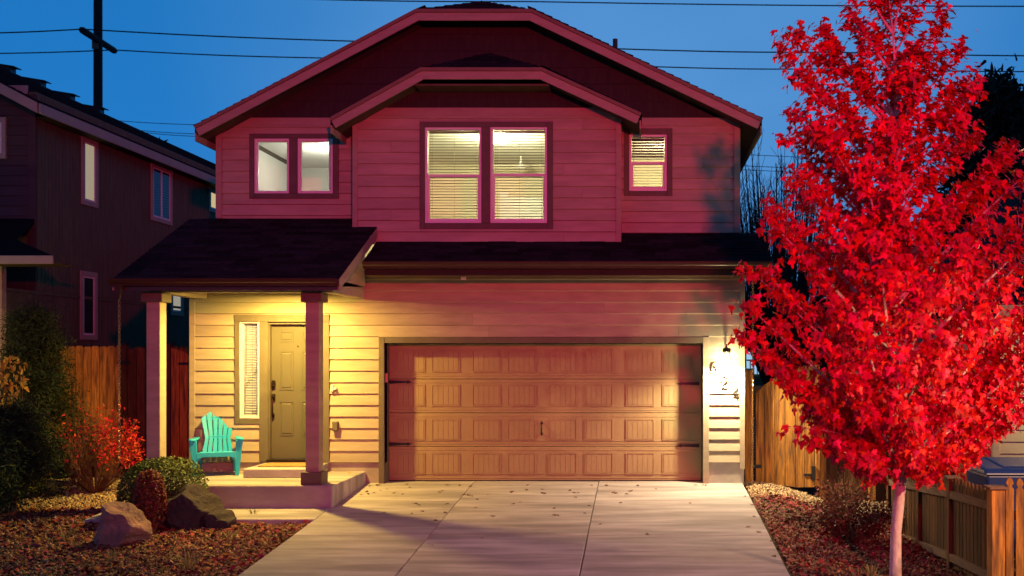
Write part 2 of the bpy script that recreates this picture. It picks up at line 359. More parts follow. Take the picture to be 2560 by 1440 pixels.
def ground_z(x, y):
    drive = 0.0715 * np.minimum(y, 0.0)
    drive = np.maximum(drive, -1.1)
    t = np.clip((x - 1.75) / 1.6, 0, 1); t = t * t * (3 - 2 * t)
    right = np.where(y < -5.2, drive, -0.37)
    yy = np.clip((y - 0.2) / 1.5, 0, 1)
    right = right * (1 - yy) + -0.3 * yy
    left = drive - 0.035
    return np.where(x > 1.6, (drive - 0.03) * (1 - t) + right * t, left)
def gz(x, y): return float(ground_z(np.array(float(x)), np.array(float(y))))

# ------------------------------------------------------------------ setting: ground, driveway, walk
xs = np.concatenate([[-400, -120, -40], np.linspace(-14, 10, 121), [40, 120, 400]])
ys = np.concatenate([[-60, -30], np.linspace(-17, 6, 116), [14, 40, 150, 500]])
GX, GY = np.meshgrid(xs, ys)
bumps = 0.02 * np.sin(GX * 3.1 + 1.3 * np.sin(GY * 2.3)) * np.cos(GY * 2.7 + 0.8 * np.sin(GX * 1.7))
on_con = (GX > -4.33) & (GX < 1.66) & (GY < 0.1)
GZ = ground_z(GX, GY) + np.where(on_con, -0.10, bumps - 0.02)
me = bpy.data.meshes.new('ground')
nx, ny = len(xs), len(ys)
me.from_pydata(np.stack([GX, GY, GZ], 2).reshape(-1, 3).tolist(), [],
               [(j * nx + i, j * nx + i + 1, (j + 1) * nx + i + 1, (j + 1) * nx + i) for j in range(ny - 1) for i in range(nx - 1)])
me.materials.append(M_SOIL); finish(me, True)
ground = link('ground', me); ground['kind'] = 'structure'

drive = bpy.data.objects.new('driveway', None); COL.objects.link(drive); drive['kind'] = 'structure'
DX = [-4.275, -2.6, -0.645, 1.60]; DY = [0.24, -3.22, -6.5, -10.0, -13.5]
for i in range(3):
    for j in range(4):
        x0, x1 = DX[i] + (0.006 if i else 0), DX[i + 1] - 0.006
        y1, y0 = DY[j] - (0.004 if j else 0), DY[j + 1] + 0.004
        mb = MB(); zf = lambda y: 0.0715 * min(y, 0) - 0.004
        yy = [y1] + ([0.0] if y1 > 0 else []) + [y0]
        for a, b in zip(yy[:-1], yy[1:]):
            mb.hexa([(x0, b, zf(b) - 0.14), (x1, b, zf(b) - 0.14), (x1, a, zf(a) - 0.14), (x0, a, zf(a) - 0.14)],
                    [(x0, b, zf(b)), (x1, b, zf(b)), (x1, a, zf(a)), (x0, a, zf(a))])
        part('concrete_slab', mb, M_SLAB, drive, bevel=0.006 if y1 <= 0 else 0)
walk = bpy.data.objects.new('front_path', None); COL.objects.link(walk); walk['kind'] = 'structure'
for x0, x1 in ((-5.9, -4.283), (-7.3, -5.912)):
    mb = MB(); mb.hexa([(x0, -2.42, -0.36), (x1, -2.42, -0.36), (x1, -1.72, -0.3), (x0, -1.72, -0.3)],
                       [(x0, -2.42, -0.172), (x1, -2.42, -0.172), (x1, -1.725, -0.125), (x0, -1.725, -0.125)])
    part('path_slab', mb, M_SLAB, walk, bevel=0.008)

# ------------------------------------------------------------------ the house
house = thing('house', 'two-storey tan lap-sided house with wide garage door and lit front porch', 'house', (-2.6, 3.0, 0))
YG, YU, YB = 0.0, 0.5, 0.12
XL, XR = PX(475, YG), PX(1862, YG)                             # lower wall corners
UL, UR = PX(541, YU), PX(1850, YU)
BL, BR = PX(882, YB), PX(1553, YB)
EXPO = 0.178

def siding(x0, x1, z0, z1, y, zref, openings, seams, parent=house, mt=None, expo=EXPO, face=1):
    mt = mt or M_SIDING
    k0 = math.floor((z0 - zref) / expo)
    z = zref + k0 * expo
    row = 0
    while z < z1 - 1e-4:
        za, zb = z, z + expo
        lo, hi = max(za, z0), min(zb, z1)
        if hi - lo > 0.012:
            rects = []
            sm = [s for s in seams(row) if x0 < s < x1] if seams else []
            cuts = [x0] + sorted(sm) + [x1]
            for a, b in zip(cuts[:-1], cuts[1:]):
                a2 = a + (0.0015 if a != x0 else 0); b2 = b - (0.0015 if b != x1 else 0)
                rs = []
                cell_wall(None, a2, b2, lo, hi, [h for h in openings if h[1] > a2 and h[0] < b2 and h[3] > lo and h[2] < hi and True] and
                          [(max(h[0], a2), min(h[1], b2), h[2], h[3]) for h in openings if h[1] > a2 and h[0] < b2 and h[3] > lo and h[2] < hi],
                          lambda p, q, r, s: rs.append((p, q, r, s)))
                group = []
                for r in sorted(rs):
                    if group and r[0] > group[-1][1] + 1e-4: rects.append(group); group = []
                    group.append(r)
                if group: rects.append(group)
            for g in rects:
                mb = MB()
                for (p, q, r, s) in g:
                    if q - p < 0.004 or s - r < 0.004: continue
                    fr = lambda zz: y - (0.030 - 0.022 * (zz - za) / expo)
                    if r < za + .002 and s - r > .03:
                        mb.prism([(y, r), (y - .007, r), (fr(r + .013), r + .013), (fr(s), s), (y, s)], 'x', p, q)
                    else:
                        mb.hexa([(p, fr(r), r), (q, fr(r), r), (q, y, r), (p, y, r)], [(p, fr(s), s), (q, fr(s), s), (q, y, s), (p, y, s)])
                if mb.v: part('siding_board', mb, mt, parent)
        z += expo; row += 1
def sheath(x0, x1, z0, z1, y, holes, th=0.14, parent=house, mt=None):
    mb = MB(); cell_wall(None, x0, x1, z0, z1, holes, lambda a, b, c, d: mb.box(a, b, y + 0.002, y + th, c, d))
    return part('wall', mb, mt or M_SIDING, parent)
def board(name, x0, x1, y0, y1, z0, z1, mt=None, parent=house, bev=0.004):
    return part(name, MB().box(x0, x1, y0, y1, z0, z1), mt or M_FASCIA, parent, bevel=bev)

# openings in the lower wall (x0,x1,z0,z1)
GO = (PX(962, YG), PX(1757, YG), -0.02, PZ(858, YG))           # garage
DO = (PX(672, YG), PX(806, YG), 0.335, PZ(807, YG))            # front door
SLO = (PX(600, YG), PX(650, YG), PZ(1046, YG), PZ(803, YG))    # sidelight
GT = (PX(948, YG), PX(1772, YG), -0.02, PZ(842, YG))           # with their trim
DT = (PX(652, YG), PX(825, YG), 0.30, PZ(787, YG))
ST = (PX(588, YG), PX(652.3, YG), PZ(1060, YG), PZ(787, YG))
ZF = PZ(1157, YG)                                              # siding starts
ztop = 3.30
sheath(XL, XR, ZF, ztop, YG, [GO, DO, SLO])
cbL = (XL, XL + 0.09); cbR = (PX(1849, YG), XR)
zr0 = PZ(1100, YG)
siding(cbL[1], cbR[0], ZF, ztop, YG, zr0, [GT, DT, ST],
       lambda r: [[-1.1], [-2.35, 0.6], [-2.98], [-0.55], [-1.9], [0.1], [-2.6], [-1.3]][(r * 5 + 2) % 8])
board('corner_board', cbL[0], cbL[1] - 0.002, -0.032, 0.0, ZF - 0.01, ztop, M_SIDING)
board('corner_board', cbR[0] + 0.002, cbR[1], -0.034, 0.0, PZ(1172, YG), ztop, M_FASCIA)
part('foundation', MB().box(XL + 0.02, GT[0] - 0.003, 0.004, 0.2, -0.4, ZF - 0.002), M_CONC, house)
part('foundation', MB().box(GT[1] + 0.003, XR - 0.012, 0.004, 0.2, -0.4, ZF - 0.002), M_CONC, house)
# side and rear walls of the body
part('wall', MB().box(XL, XL + 0.12, 0.142, 10, -0.3, 3.9).box(XR - 0.12, XR, 0.142, 10, -0.3, 3.4).box(XL, XR, 10, 10.12, -0.3, 3.9)
     .box(UL, UL + 0.1, 0.642, 10, 3.902, 5.75).box(UR - 0.1, UR, 0.642, 10, 3.902, 5.75).box(UL, UR, 10, 10.12, 3.902, 7.6), M_SIDING, house)

part('wall', MB().prism([(0.142, 3.401), (10, 3.401), (10, 3.9), (.645, 3.9), (.142, 3.66)], 'x', XR - .11, XR - .01), M_SIDING, house)
# --- garage door
YD = 0.25
part('garage_jamb', MB().box(GO[0] - 0.02, GO[0], -0.01, 0.31, -0.02, GO[3]).box(GO[1], GO[1] + 0.02, -0.01, 0.31, -0.02, GO[3])
     .box(GO[0] - 0.02, GO[1] + 0.02, -0.01, 0.31, GO[3], GO[3] + 0.02), M_TRIM, house)
board('garage_trim', GT[0], GO[0] - 0.001, -0.04, -0.0005, -0.02, GT[3], M_TRIM)
board('garage_trim', GO[1] + 0.001, GT[1], -0.04, -0.0005, -0.02, GT[3], M_FASCIA)
board('garage_trim', GO[0] + 0.001, GO[1] - 0.001, -0.036, -0.0005, GO[3] + 0.001, GT[3] - 0.002, M_TRIM)
gdoor = part('garage_door', MB().box(GO[0] + 0.004, GO[1] - 0.004, YD + 0.05, YD + 0.08, -0.005, GO[3] - 0.005), M_GDOOR, house)
vj = [862, 947.5, 1032, 1116, 1208]
pan_x = [(992.8, 1062), (1079.5, 1150), (1181, 1252), (1269, 1340), (1372, 1443), (1462, 1533), (1565, 1637), (1656, 1727)]
pan_y = [(877, 930.5), (962, 1015), (1047, 1101), (1131, 1185.5)]
pw, ph = 70.5 / F * (YD - CAM_Y), 53.5 / F * (YD - CAM_Y)
tm = MB(); b = 0.014
tm.box(0, pw, -0.010, 0, 0, b).box(0, pw, -0.010, 0, ph - b, ph).box(0, b, -0.010, 0, b, ph - b).box(pw - b, pw, -0.010, 0, b, ph - b)
wpl = (pw - 2 * b - 0.016) / 5
for i in range(5):
    xa = b + 0.008 + i * wpl
    tm.box(xa + 0.0025, xa + wpl - 0.0025, -0.005, 0, b + 0.008, ph - b - 0.008)
stamp_me = bpy.data.meshes.new('stamped_panel'); stamp_me.from_pydata(tm.v, [], tm.f); stamp_me.materials.append(M_GDOOR); finish(stamp_me, False)
for j in range(4):
    za, zb = PZ(vj[j + 1], YD) + 0.004, PZ(vj[j], YD) - 0.004
    if j == 3: za = 0.012
    if j == 0: zb = GO[3] - 0.006
    mb = MB().box(GO[0] + 0.006, GO[1] - 0.006, YD, YD + 0.049, za, zb)
    for zz in (za + 0.035, za + 0.075) if j < 3 else (za + 0.03, za + 0.09):
        mb.box(GO[0] + 0.01, GO[1] - 0.01, YD - 0.0045, YD - 0.0003, zz, zz + 0.014)
    if j: mb.box(GO[0] + 0.01, GO[1] - 0.01, YD - 0.0045, YD - 0.0003, zb - 0.062, zb - 0.048)
    part('door_section', mb, M_GDOOR, gdoor, bevel=0.003)
    for (ua, ub) in pan_x:
        o = link('stamped_panel', stamp_me, gdoor)
        o.location = Vector((PX(ua, YD), YD - 0.0006, PZ(pan_y[j][1], YD))) - world_loc(gdoor)
part('weather_seal', MB().box(GO[0] + 0.006, GO[1] - 0.006, YD - 0.004, YD + 0.04, -0.004, 0.011), M_IRON, gdoor)
for v in (955, 1110):
    for s in (1, -1):
        x0 = PX(974, YD) if s == 1 else PX(1748, YD)
        z = PZ(v + (4 if s < 0 else 0), YD)
        tip = x0 + s * 0.355
        mb = MB().prism([(x0, z - 0.028), (x0 + s * 0.27, z - 0.014), (x0 + s * 0.29, z - 0.028), (tip, z), (x0 + s * 0.29, z + 0.028), (x0 + s * 0.27, z + 0.014), (x0, z + 0.028)], 'y', YD - 0.018, YD - 0.007)
        part('strap_hinge', mb, M_IRON, gdoor)
hx, hz = PX(1354.5, YD), PZ(1071, YD)
mb = MB().tube([(hx, YD - 0.012, hz + 0.085), (hx, YD - 0.05, hz + 0.06), (hx, YD - 0.055, hz), (hx, YD - 0.05, hz - 0.06), (hx, YD - 0.012, hz - 0.085)], [0.012, 0.011, 0.014, 0.011, 0.012], 8)
for s in (1, -1):
    mb.prism([(hx - 0.024, hz + s * 0.075), (hx, hz + s * 0.125), (hx + 0.024, hz + s * 0.075), (hx, hz + s * 0.06)], 'y', YD - 0.014, YD - 0.006)
part('pull_handle', mb, M_IRON, gdoor)
part('reflector', MB().box(PX(964, 0.05), PX(969, 0.05), 0.03, 0.06, PZ(956, .05), PZ(933, .05)),
     mat('pink_reflector', (0.75, 0.30, 0.26), 0.4, 0.1), house)

# --- front door and sidelight
for x0, x1, z0, z1 in ((ST[0], SLO[0], ST[2], ST[3] - 0.114), (SLO[1] + 0.001, DO[0] - 0.001, 0.335, ST[3] - 0.114), (DO[1], DT[1], 0.30, DT[3] - 0.114)):
    board('door_trim', x0, x1 - 0.001, -0.036, -0.0005, z0, z1, M_TRIM)
board('door_trim', ST[0], DT[1] - 0.001, -0.038, -0.0005, DT[3] - 0.112, DT[3], M_TRIM)
board('door_trim', SLO[0] + 0.001, SLO[1], -0.034, -0.0005, ST[2], SLO[2] - 0.001, M_TRIM)
board('door_trim', DO[0] - 0.12, DO[1] - 0.001, -0.03, 0.0, 0.302, 0.334, M_TRIM)
part('door_jamb', MB().box(DO[0] - 0.02, DO[0] + 0.012, 0.001, 0.14, 0.336, DO[3]).box(DO[1] - 0.012, DO[1] + 0.02, 0.001, 0.14, 0.336, DO[3])
     .box(DO[0] + 0.012, DO[1] - 0.012, 0.001, 0.14, DO[3] - 0.02, DO[3] + 0.02), M_TRIM, house)
part('door_sill', MB().box(DO[0] - 0.02, DO[1] + 0.01, -0.06, 0.13, 0.336, 0.366), M_BRONZE, house)
dx0, dx1, dz0, dz1 = DO[0] + 0.014, DO[1] - 0.014, 0.372, DO[3] - 0.023
fdoor = part('front_door', MB().box(dx0, dx1, 0.085, 0.13, dz0, dz1), M_DOOR, house)
wdt = dx1 - dx0
for (a, bb) in ((0.155, 0.155 + 0.27), (1 - 0.155 - 0.27, 1 - 0.155)):
    for (v0, v1) in ((829, 855), (878, 975), (1004, 1089)):
        x0, x1 = dx0 + a * wdt, dx0 + bb * wdt; z1, z0 = PZ(v0, 0.085), PZ(v1, 0.085)
        mb = MB()
        mb.box(x0, x1, 0.078, 0.0845, z0, z0 + .012).box(x0, x1, 0.078, 0.0845, z1 - .012, z1).box(x0, x0 + .012, 0.078, 0.0845, z0 + .012, z1 - .012).box(x1 - .012, x1, 0.078, 0.0845, z0 + .012, z1 - .012)
        q = 0.03
        mb.hexa([(x0 + q, .0845, z0 + q), (x1 - q, .0845, z0 + q), (x1 - q, .0845, z1 - q), (x0 + q, .0845, z1 - q)],
                [(x0 + q + .012, .077, z0 + q + .012), (x1 - q - .012, .077, z0 + q + .012), (x1 - q - .012, .077, z1 - q - .012), (x0 + q + .012, .077, z1 - q - .012)])
        part('raised_panel', mb, M_DOOR, fdoor)
lx = PX(683, 0.06)
z = PZ(961, 0.06)
part('deadbolt_keypad', MB().prism([(lx - .03, z - .055), (lx + .03, z - .055), (lx + .033, z + .03), (lx + .022, z + .062), (lx - .022, z + .062), (lx - .033, z + .03)], 'y', 0.055, 0.0842)
     .lathe([(.02, 0), (.02, .012)], (lx, 0.05, z - 0.03), 10), M_BRONZE, fdoor, bevel=0.004)
zt, zb = PZ(990, 0.06), PZ(1040, 0.06)
mb = MB().box(lx - .028, lx + .028, 0.06, 0.0842, zt - .07, zt + .03).box(lx - .016, lx + .016, 0.06, 0.0842, zb - .02, zb + .04)
mb.tube([(lx, .062, zt - .02), (lx, .02, zt - .06), (lx + .004, .012, (zt + zb) / 2), (lx, .03, zb + .03), (lx, .062, zb + .02)], [.012, .011, .013, .011, .012], 8)
mb.lathe([(.024, 0), (.026, .02), (.018, .03)], (lx, .045, zt - 0.02), 10)
part('door_handle', mb, M_BRONZE, fdoor, bevel=0.003)
part('peephole', MB().tube([(PX(745, .08), .074, PZ(866, .08)), (PX(745, .08), .084, PZ(866, .08))], .012, 10), M_BRONZE, fdoor)

def blind(x0, x1, z0, z1, y, win, tilt=0.06, pitch=0.044, open_from=None, depth=0.046, mt=None):
    mt = mt or M_BLIND
    mb = MB(); z = z1 - 0.03
    mb.box(x0, x1, y - 0.02, y + 0.02, z1 - 0.022, z1)
    i = 0
    while z > z0 + 0.02:
        tl = tilt if (open_from is None or z < open_from) else 0.85
        dy, dz = depth / 2 * math.cos(tl), depth / 2 * math.sin(tl)
        sag = 0.0012 * math.sin(i * 1.7)
        mb.hexa([(x0, y - dy, z - dz), (x1, y - dy, z - dz + sag), (x1, y + dy, z + dz), (x0, y + dy, z + dz)],
                [(x0, y - dy, z - dz + .0022), (x1, y - dy, z - dz + .0022 + sag), (x1, y + dy, z + dz + .0022), (x0, y + dy, z + dz + .0022)])
        z -= pitch; i += 1
    mb.box(x0, x1, y - 0.02, y + 0.02, z0, z0 + 0.014)
    o = part('blind', mb, mt, win); o['kind'] = 'stuff'
    cords = MB()
    for t in (0.07, 0.5, 0.93):
        xx = x0 + (x1 - x0) * t; cords.box(xx - .0014, xx + .0014, y - 0.026, y - 0.0235, z0, z1)
    cords.box(x0 + .03, x0 + .035, y - 0.034, y - 0.03, z0 + 0.45 * (z1 - z0), z1 - .03)
    part('blind_cord', cords, M_BLIND, win)
def window(x0, x1, z0, z1, y, hung=True, fr=0.036, rail_z=None, bl=None):
    f0, f1 = y - 0.02, y + 0.09
    mb = MB().box(x0, x0 + fr, f0, f1, z0, z1).box(x1 - fr, x1, f0, f1, z0, z1).box(x0 + fr, x1 - fr, f0, f1, z0, z0 + fr).box(x0 + fr, x1 - fr, f0, f1, z1 - fr, z1)
    w = part('window', mb, M_VINYL, house, bevel=0.004)
    a, bq, c, d = x0 + fr, x1 - fr, z0 + fr, z1 - fr
    if hung:
        rz = rail_z
        part('meeting_rail', MB().box(a, bq, y + 0.012, y + 0.06, rz - 0.022, rz + 0.022), M_VINYL, w, bevel=0.003)
        s = 0.03
        part('sash', MB().box(a, a + s, y + 0.014, y + 0.05, c, rz - .022).box(bq - s, bq, y + 0.014, y + 0.05, c, rz - .022).box(a + s, bq - s, y + 0.014, y + 0.05, c, c + 0.038), M_VINYL, w, bevel=0.003)
        part('pane', MB().box(a + s, bq - s, y + 0.03, y + 0.034, c + 0.038, rz - .022), GLASS, w)
        part('pane', MB().box(a, bq, y + 0.06, y + 0.064, rz + .022, d), GLASS, w)
    else:
        s = 0.012
        part('sash', MB().box(a, a + s, y + 0.01, y + 0.05, c, d).box(bq - s, bq, y + 0.01, y + 0.05, c, d).box(a + s, bq - s, y + 0.01, y + 0.05, c, c + s).box(a + s, bq - s, y + 0.01, y + 0.05, d - s, d), M_VINYL, w, bevel=0.002)
        part('pane', MB().box(a + s, bq - s, y + 0.03, y + 0.034, c + s, d - s), GLASS, w)
    if bl is not None: blind(a + 0.004, bq - 0.004, c, d, y + 0.115, w, **bl)
    return w
def room(x0, x1, y0, y1, z0, z1, mt, ceil=None):
    t = 0.05
    part('interior_wall', MB().box(x0 - t, x0, y0, y1, z0, z1).box(x1, x1 + t, y0, y1, z0, z1).box(x0 - t, x1 + t, y1, y1 + t, z0, z1), mt, house)
    part('interior_ceiling', MB().box(x0 - t, x1 + t, y0, y1 + t, z1, z1 + t), ceil or M_PAINTW, house)
    part('interior_floor', MB().box(x0 - t, x1 + t, y0, y1 + t, z0 - t, z0), M_SOFFIT, house)

w = window(SLO[0], SLO[1], SLO[2], SLO[3], YG, hung=False, fr=0.03, bl=dict(tilt=0.35, pitch=0.04, mt=M_BLINDW))
room(-6.7, -4.85, 0.15, 2.6, 0.30, 2.75, M_PAINTC)
for z in (0.9, 1.55):                                          # white stair rails seen through the sidelight
    part('stair_rail', MB().hexa([(-6.5, 0.5, z - .35), (-5.9, 0.5, z + .55), (-5.9, 0.55, z + .55), (-6.5, 0.55, z - .35)],
                                 [(-6.5, 0.5, z - .26), (-5.9, 0.5, z + .64), (-5.9, 0.55, z + .64), (-6.5, 0.55, z - .26)]), M_VINYL, house)

# --- upper wall
UZ0, UZF, UZT = 3.70, PZ(316, YU), PZ(295, YU)
W1a = (PX(637, YU), PX(724, YU), PZ(484, YU), PZ(347, YU)); W1b = (PX(745, YU), PX(833, YU), PZ(484, YU), PZ(347, YU))
W3 = (PX(1573, YU), PX(1667, YU), PZ(478, YU), PZ(337, YU))
T1 = (PX(625, YU), PX(848, YU), PZ(497, YU), PZ(335, YU)); T3 = (PX(1560, YU), PX(1681, YU), PZ(490, YU), PZ(322, YU))
bay_hole = (BL + 0.05, BR - 0.05, UZ0, UZT + 0.1)
sheath(UL, UR, UZ0, UZT + 0.02, YU, [W1a, W1b, W3, bay_hole])
zru = PZ(512.5, YU)
cw = 0.10
ULZ, URZ = PZ(546, YU), PZ(582, YU)
siding(UL + cw, BL, ULZ, UZF, YU, zru, [T1], lambda r: [[-4.95], [], [-6.2], [], [-5.6], []][r % 6])
siding(BR, UR - cw, URZ, UZF, YU, PZ(502.5, YU), [T3], lambda r: [[1.0], [], [0.5], [], [], []][r % 6])
board('corner_board', UL, UL + cw - .002, YU - 0.034, YU, ULZ, UZF)
board('corner_board', UR - cw + .002, UR, YU - 0.034, YU, URZ, UZF)
board('frieze_board', UL, BL - .003, YU - 0.03, YU, UZF + .001, UZT)
board('frieze_board', BR + .003, UR, YU - 0.03, YU, UZF + .001, UZT)
# --- bay
BZ0, BZF, BZT = PZ(606, YB) - 0.02, PZ(292, YB), PZ(270, YB)
W2a = (PX(1063, YB), PX(1204, YB), PZ(558, YB), PZ(319, YB)); W2b = (PX(1226, YB), PX(1368, YB), PZ(558, YB), PZ(318, YB))
T2 = (PX(1050, YB), PX(1383, YB), PZ(573, YB), PZ(305, YB))
sheath(BL, BR, BZ0, BZT + 0.02, YB, [W2a, W2b])
part('wall', MB().box(BL, BL + 0.08, YB + 0.142, YU + 0.1, BZ0, BZT - 0.05), M_SIDING, house)
part('wall', MB().box(BR - 0.08, BR, YB + 0.142, YU + 0.1, BZ0, BZT - 0.05), M_SIDING, house)
siding(BL + 0.085, BR - 0.085, BZ0, BZF, YB, PZ(581, YB), [T2], lambda r: [[-1.2], [], [-3.9], [], [-0.9], []][r % 6])
board('corner_board', BL, BL + 0.083, YB - 0.034, YB, BZ0, BZF)
board('corner_board', BR - 0.083, BR, YB - 0.034, YB, BZ0, BZF)
board('frieze_board', BL, BR, YB - 0.03, YB, BZF + .001, BZT)
def trim_frame(T, wins, y, mt):
    x0, x1, z0, z1 = T; a = min(w[0] for w in wins); bq = max(w[1] for w in wins); c = wins[0][2]; d = wins[0][3]
    board('window_trim', x0, a - .001, y - 0.036, y - .0005, z0, z1, mt)
    board('window_trim', bq + .001, x1, y - 0.036, y - .0005, z0, z1, mt)
    board('window_trim', a, bq, y - 0.034, y - .0005, z0, c - .001, mt)
    board('window_trim', a, bq, y - 0.034, y - .0005, d + .001, z1, mt)
    for i in range(len(wins) - 1):
        board('window_trim', wins[i][1] + .001, wins[i + 1][0] - .001, y - 0.035, y - .0005, c, d, mt)
trim_frame(T1, [W1a, W1b], YU, M_TRIM); trim_frame(T2, [W2a, W2b], YB, M_TRIM); trim_frame(T3, [W3], YU, M_TRIM)
window(*W1a, YU, hung=False); window(*W1b, YU, hung=False)
window(*W2a, YB, rail_z=PZ(439, YB), bl=dict(tilt=-0.04)); window(*W2b, YB, rail_z=PZ(437, YB), bl=dict(tilt=-0.08))
window(*W3, YU, rail_z=PZ(407.5, YU), bl=dict(tilt=0.04, open_from=PZ(392, YU)))
room(-6.65, -4.68, 0.65, 3.8, 3.15, 5.62, M_PAINTW)
part('interior_wall', MB().box(-5.05, -4.73, 0.66, 1.7, 3.2, 5.6), M_PAINTW, house)
part('picture_rail', MB().hexa([(-6.0, 3.6, 4.55), (-5.5, 3.6, 4.42), (-5.5, 3.7, 4.42), (-6.0, 3.7, 4.55)], [(-6.0, 3.6, 4.75), (-5.5, 3.6, 4.62), (-5.5, 3.7, 4.62), (-6.0, 3.7, 4.75)]), M_VINYL, house)
room(-4.42, -0.45, 0.265, 4.2, 3.3, 5.76, M_PAINTC)
part('interior_wall', MB().box(-1.45, -0.5, 2.2, 2.3, 3.32, 5.74).box(-1.52, -1.45, 2.2, 4.1, 3.32, 5.74), M_PAINTC, house)
part('interior_door', MB().box(-2.6, -1.9, 4.1, 4.16, 3.32, 5.1).box(-2.75, -2.6, 4.08, 4.16, 3.32, 5.2), M_VINYL, house)
room(-0.28, 1.46, 0.65, 3.0, 3.3, 5.62, M_PAINTC)
part('interior_wall', MB().box(0.75, 0.8, 1.6, 2.95, 3.32, 5.6), M_PAINTC, house)
lampb = part('ceiling_light', MB().lathe([(0.02, -.12), (.12, -.10), (.17, -.04), (.17, 0.0)], (-2.40, 1.55, 5.72), 16), M_BULB2, house, smooth=True)
part('ceiling_fan', MB().lathe([(.05, -.05), (.09, -.03), (.09, 0), (.02, .04), (.02, .2)], (-2.25, 3.3, 5.56), 12)
     .box(-2.75, -2.33, 3.25, 3.36, 5.55, 5.56).box(-2.17, -1.75, 3.25, 3.36, 5.55, 5.56), M_VINYL, house)

# --- gabled roofs with clipped peaks
def offset_path(pts, d):                                       # parallel path d below/inside
    out = []
    segs = []
    for a, b2 in zip(pts[:-1], pts[1:]):
        v = Vector((b2[0] - a[0], b2[1] - a[1])).normalized(); n = Vector((v.y, -v.x))
        segs.append((Vector(a) + n * d, v))
    out.append(segs[0][0][:])
    for (p, v), (q, w2) in zip(segs[:-1], segs[1:]):
        den = v.x * w2.y - v.y * w2.x
        t = ((q.x - p.x) * w2.y - (q.y - p.y) * w2.x) / den
        out.append((p.x + v.x * t, p.y + v.y * t))
    last = Vector(pts[-1]) ; v = segs[-1][1]; n = Vector((v.y, -v.x)); out.append((last.x + n.x * d, last.y + n.y * d))
    return out
def band(name, pts, d0, d1, y0, y1, mt, parent):
    A, B = offset_path(pts, d0), offset_path(pts, d1)
    for i in range(len(pts) - 1):
        part(name, MB().prism([A[i], A[i + 1], B[i + 1], B[i]], 'y', y0, y1), mt, parent, bevel=0.003)
def clipped_gable(xc, tl, tr, knee, slope, hip, yf, yb, wall_y, th=0.10):
    (xl, zl), (xr, zr_) = tl, tr
    zk = knee[2]; kl, kr = knee[0], knee[1]
    xc = (kl + kr) / 2; zr = zk + (kr - kl) / 2 * slope
    yp = yf + (zr - zk) / hip
    roof = part('roof', MB().slab([(xl, yf, zl), (kl, yf, zk), (xc, yp, zr), (xc, yb, zr), (xl, yb, zl)], th), M_SHINGLE, house)
    part('roof_slope', MB().slab([(xr, yf, zr_), (xr, yb, zr_), (xc + .001, yb, zr), (xc + .001, yp, zr), (kr, yf, zk)], th), M_SHINGLE, roof)
    part('hip_slope', MB().slab([(kl, yf - .001, zk), (kr, yf - .001, zk), (xc, yp, zr + .001)], th), M_SHINGLE, roof)
    # shingle courses standing a little proud
    cs = MB(); n = max(3, int(math.hypot(kl - xl, zk - zl) / 0.14))
    for s, (x0, z0, x1, z1) in ((-1, (xl, zl, xc, zr)), (1, (xr, zr_, xc, zr))):
        ln = math.hypot(x1 - x0, z1 - z0); dx, dz = (x1 - x0) / ln, (z1 - z0) / ln
        k = int(ln / 0.14)
        for i in range(k):
            a = i * 0.14 - 0.012; b2 = a + 0.155
            ax, az, bx, bz = x0 + dx * a, z0 + dz * a, x0 + dx * b2, z0 + dz * b2
            zmid = az
            y0 = yf - 0.03 + random.uniform(-.012, .012)
            if zmid > zk: y0 = yf + (zmid + 0.05 - zk) / hip
            if y0 > yb - .1: continue
            cs.hexa([(ax, y0, az + .004), (bx, y0, bz + .004), (bx, yb, bz + .004), (ax, yb, az + .004)],
                    [(ax, y0, az + .024), (bx, y0, bz + .008), (bx, yb, bz + .008), (ax, yb, az + .024)])
    kind(part('shingle_courses', cs, M_SHINGLE, roof), 'stuff')
    cs = MB(); hl = math.hypot(yp - yf, zr - zk); k = int(hl / 0.14)
    for i in range(k):
        t0, t1 = i * 0.14 / hl, min(1, (i * 0.14 + 0.15) / hl)
        xa, xb = kl + (xc - kl) * t0, kr + (xc - kr) * t0
        x = xa + random.uniform(-.2, 0)
        while x < xb:
            x2 = x + random.uniform(0.22, 0.38); p, q = max(x, xa), min(x2 - .004, xb)
            if q - p > .03:
                h = random.uniform(.012, .02)
                ya, yb2 = yf + (yp - yf) * t0 - .015, yf + (yp - yf) * t1
                z0, z1 = zk + (zr - zk) * t0, zk + (zr - zk) * t1
                ua, ub = kl + (xc - kl) * t1, kr + (xc - kr) * t1
                p1_, q1_ = min(max(p, ua), ub), max(min(q, ub), ua)
                cs.hexa([(p, ya, z0 + .002), (q, ya, z0 + .002), (q1_, yb2, z1 + .002), (p1_, yb2, z1 + .002)],
                        [(p, ya, z0 + h), (q, ya, z0 + h), (q1_, yb2, z1 + .006), (p1_, yb2, z1 + .006)])
            x = x2
    kind(part('hip_shingles', cs, M_SHINGLE, roof), 'stuff')
    path = [(xl, zl), (kl, zk), (kr, zk), (xr, zr_)]
    band('rake_board', path, 0.05, 0.172, yf - 0.03, yf - 0.002, M_FASCIA, roof)
    band('rake_mould', path, -0.004, 0.048, yf - 0.05, yf - 0.001, mat('brown_rake_mould', (.20, .145, .095), .65, .12), roof)
    # eave boards running back, soffit
    for s, x, z in ((1, xl, zl), (-1, xr, zr_)):
        part('eave_board', MB().box(min(x, x + s * .025), max(x, x + s * .025), yf + .001, yb - .1, z - th - .13, z - th - .005), M_FASCIA, roof)
    part('soffit', MB().slab([(xl + .02, yf + .002, zl - th - .012), (xl + .02, yb, zl - th - .012), (kl, yb, zk - th - .012), (kl, yf + .002, zk - th - .012)], .02), M_SOFFIT, roof)
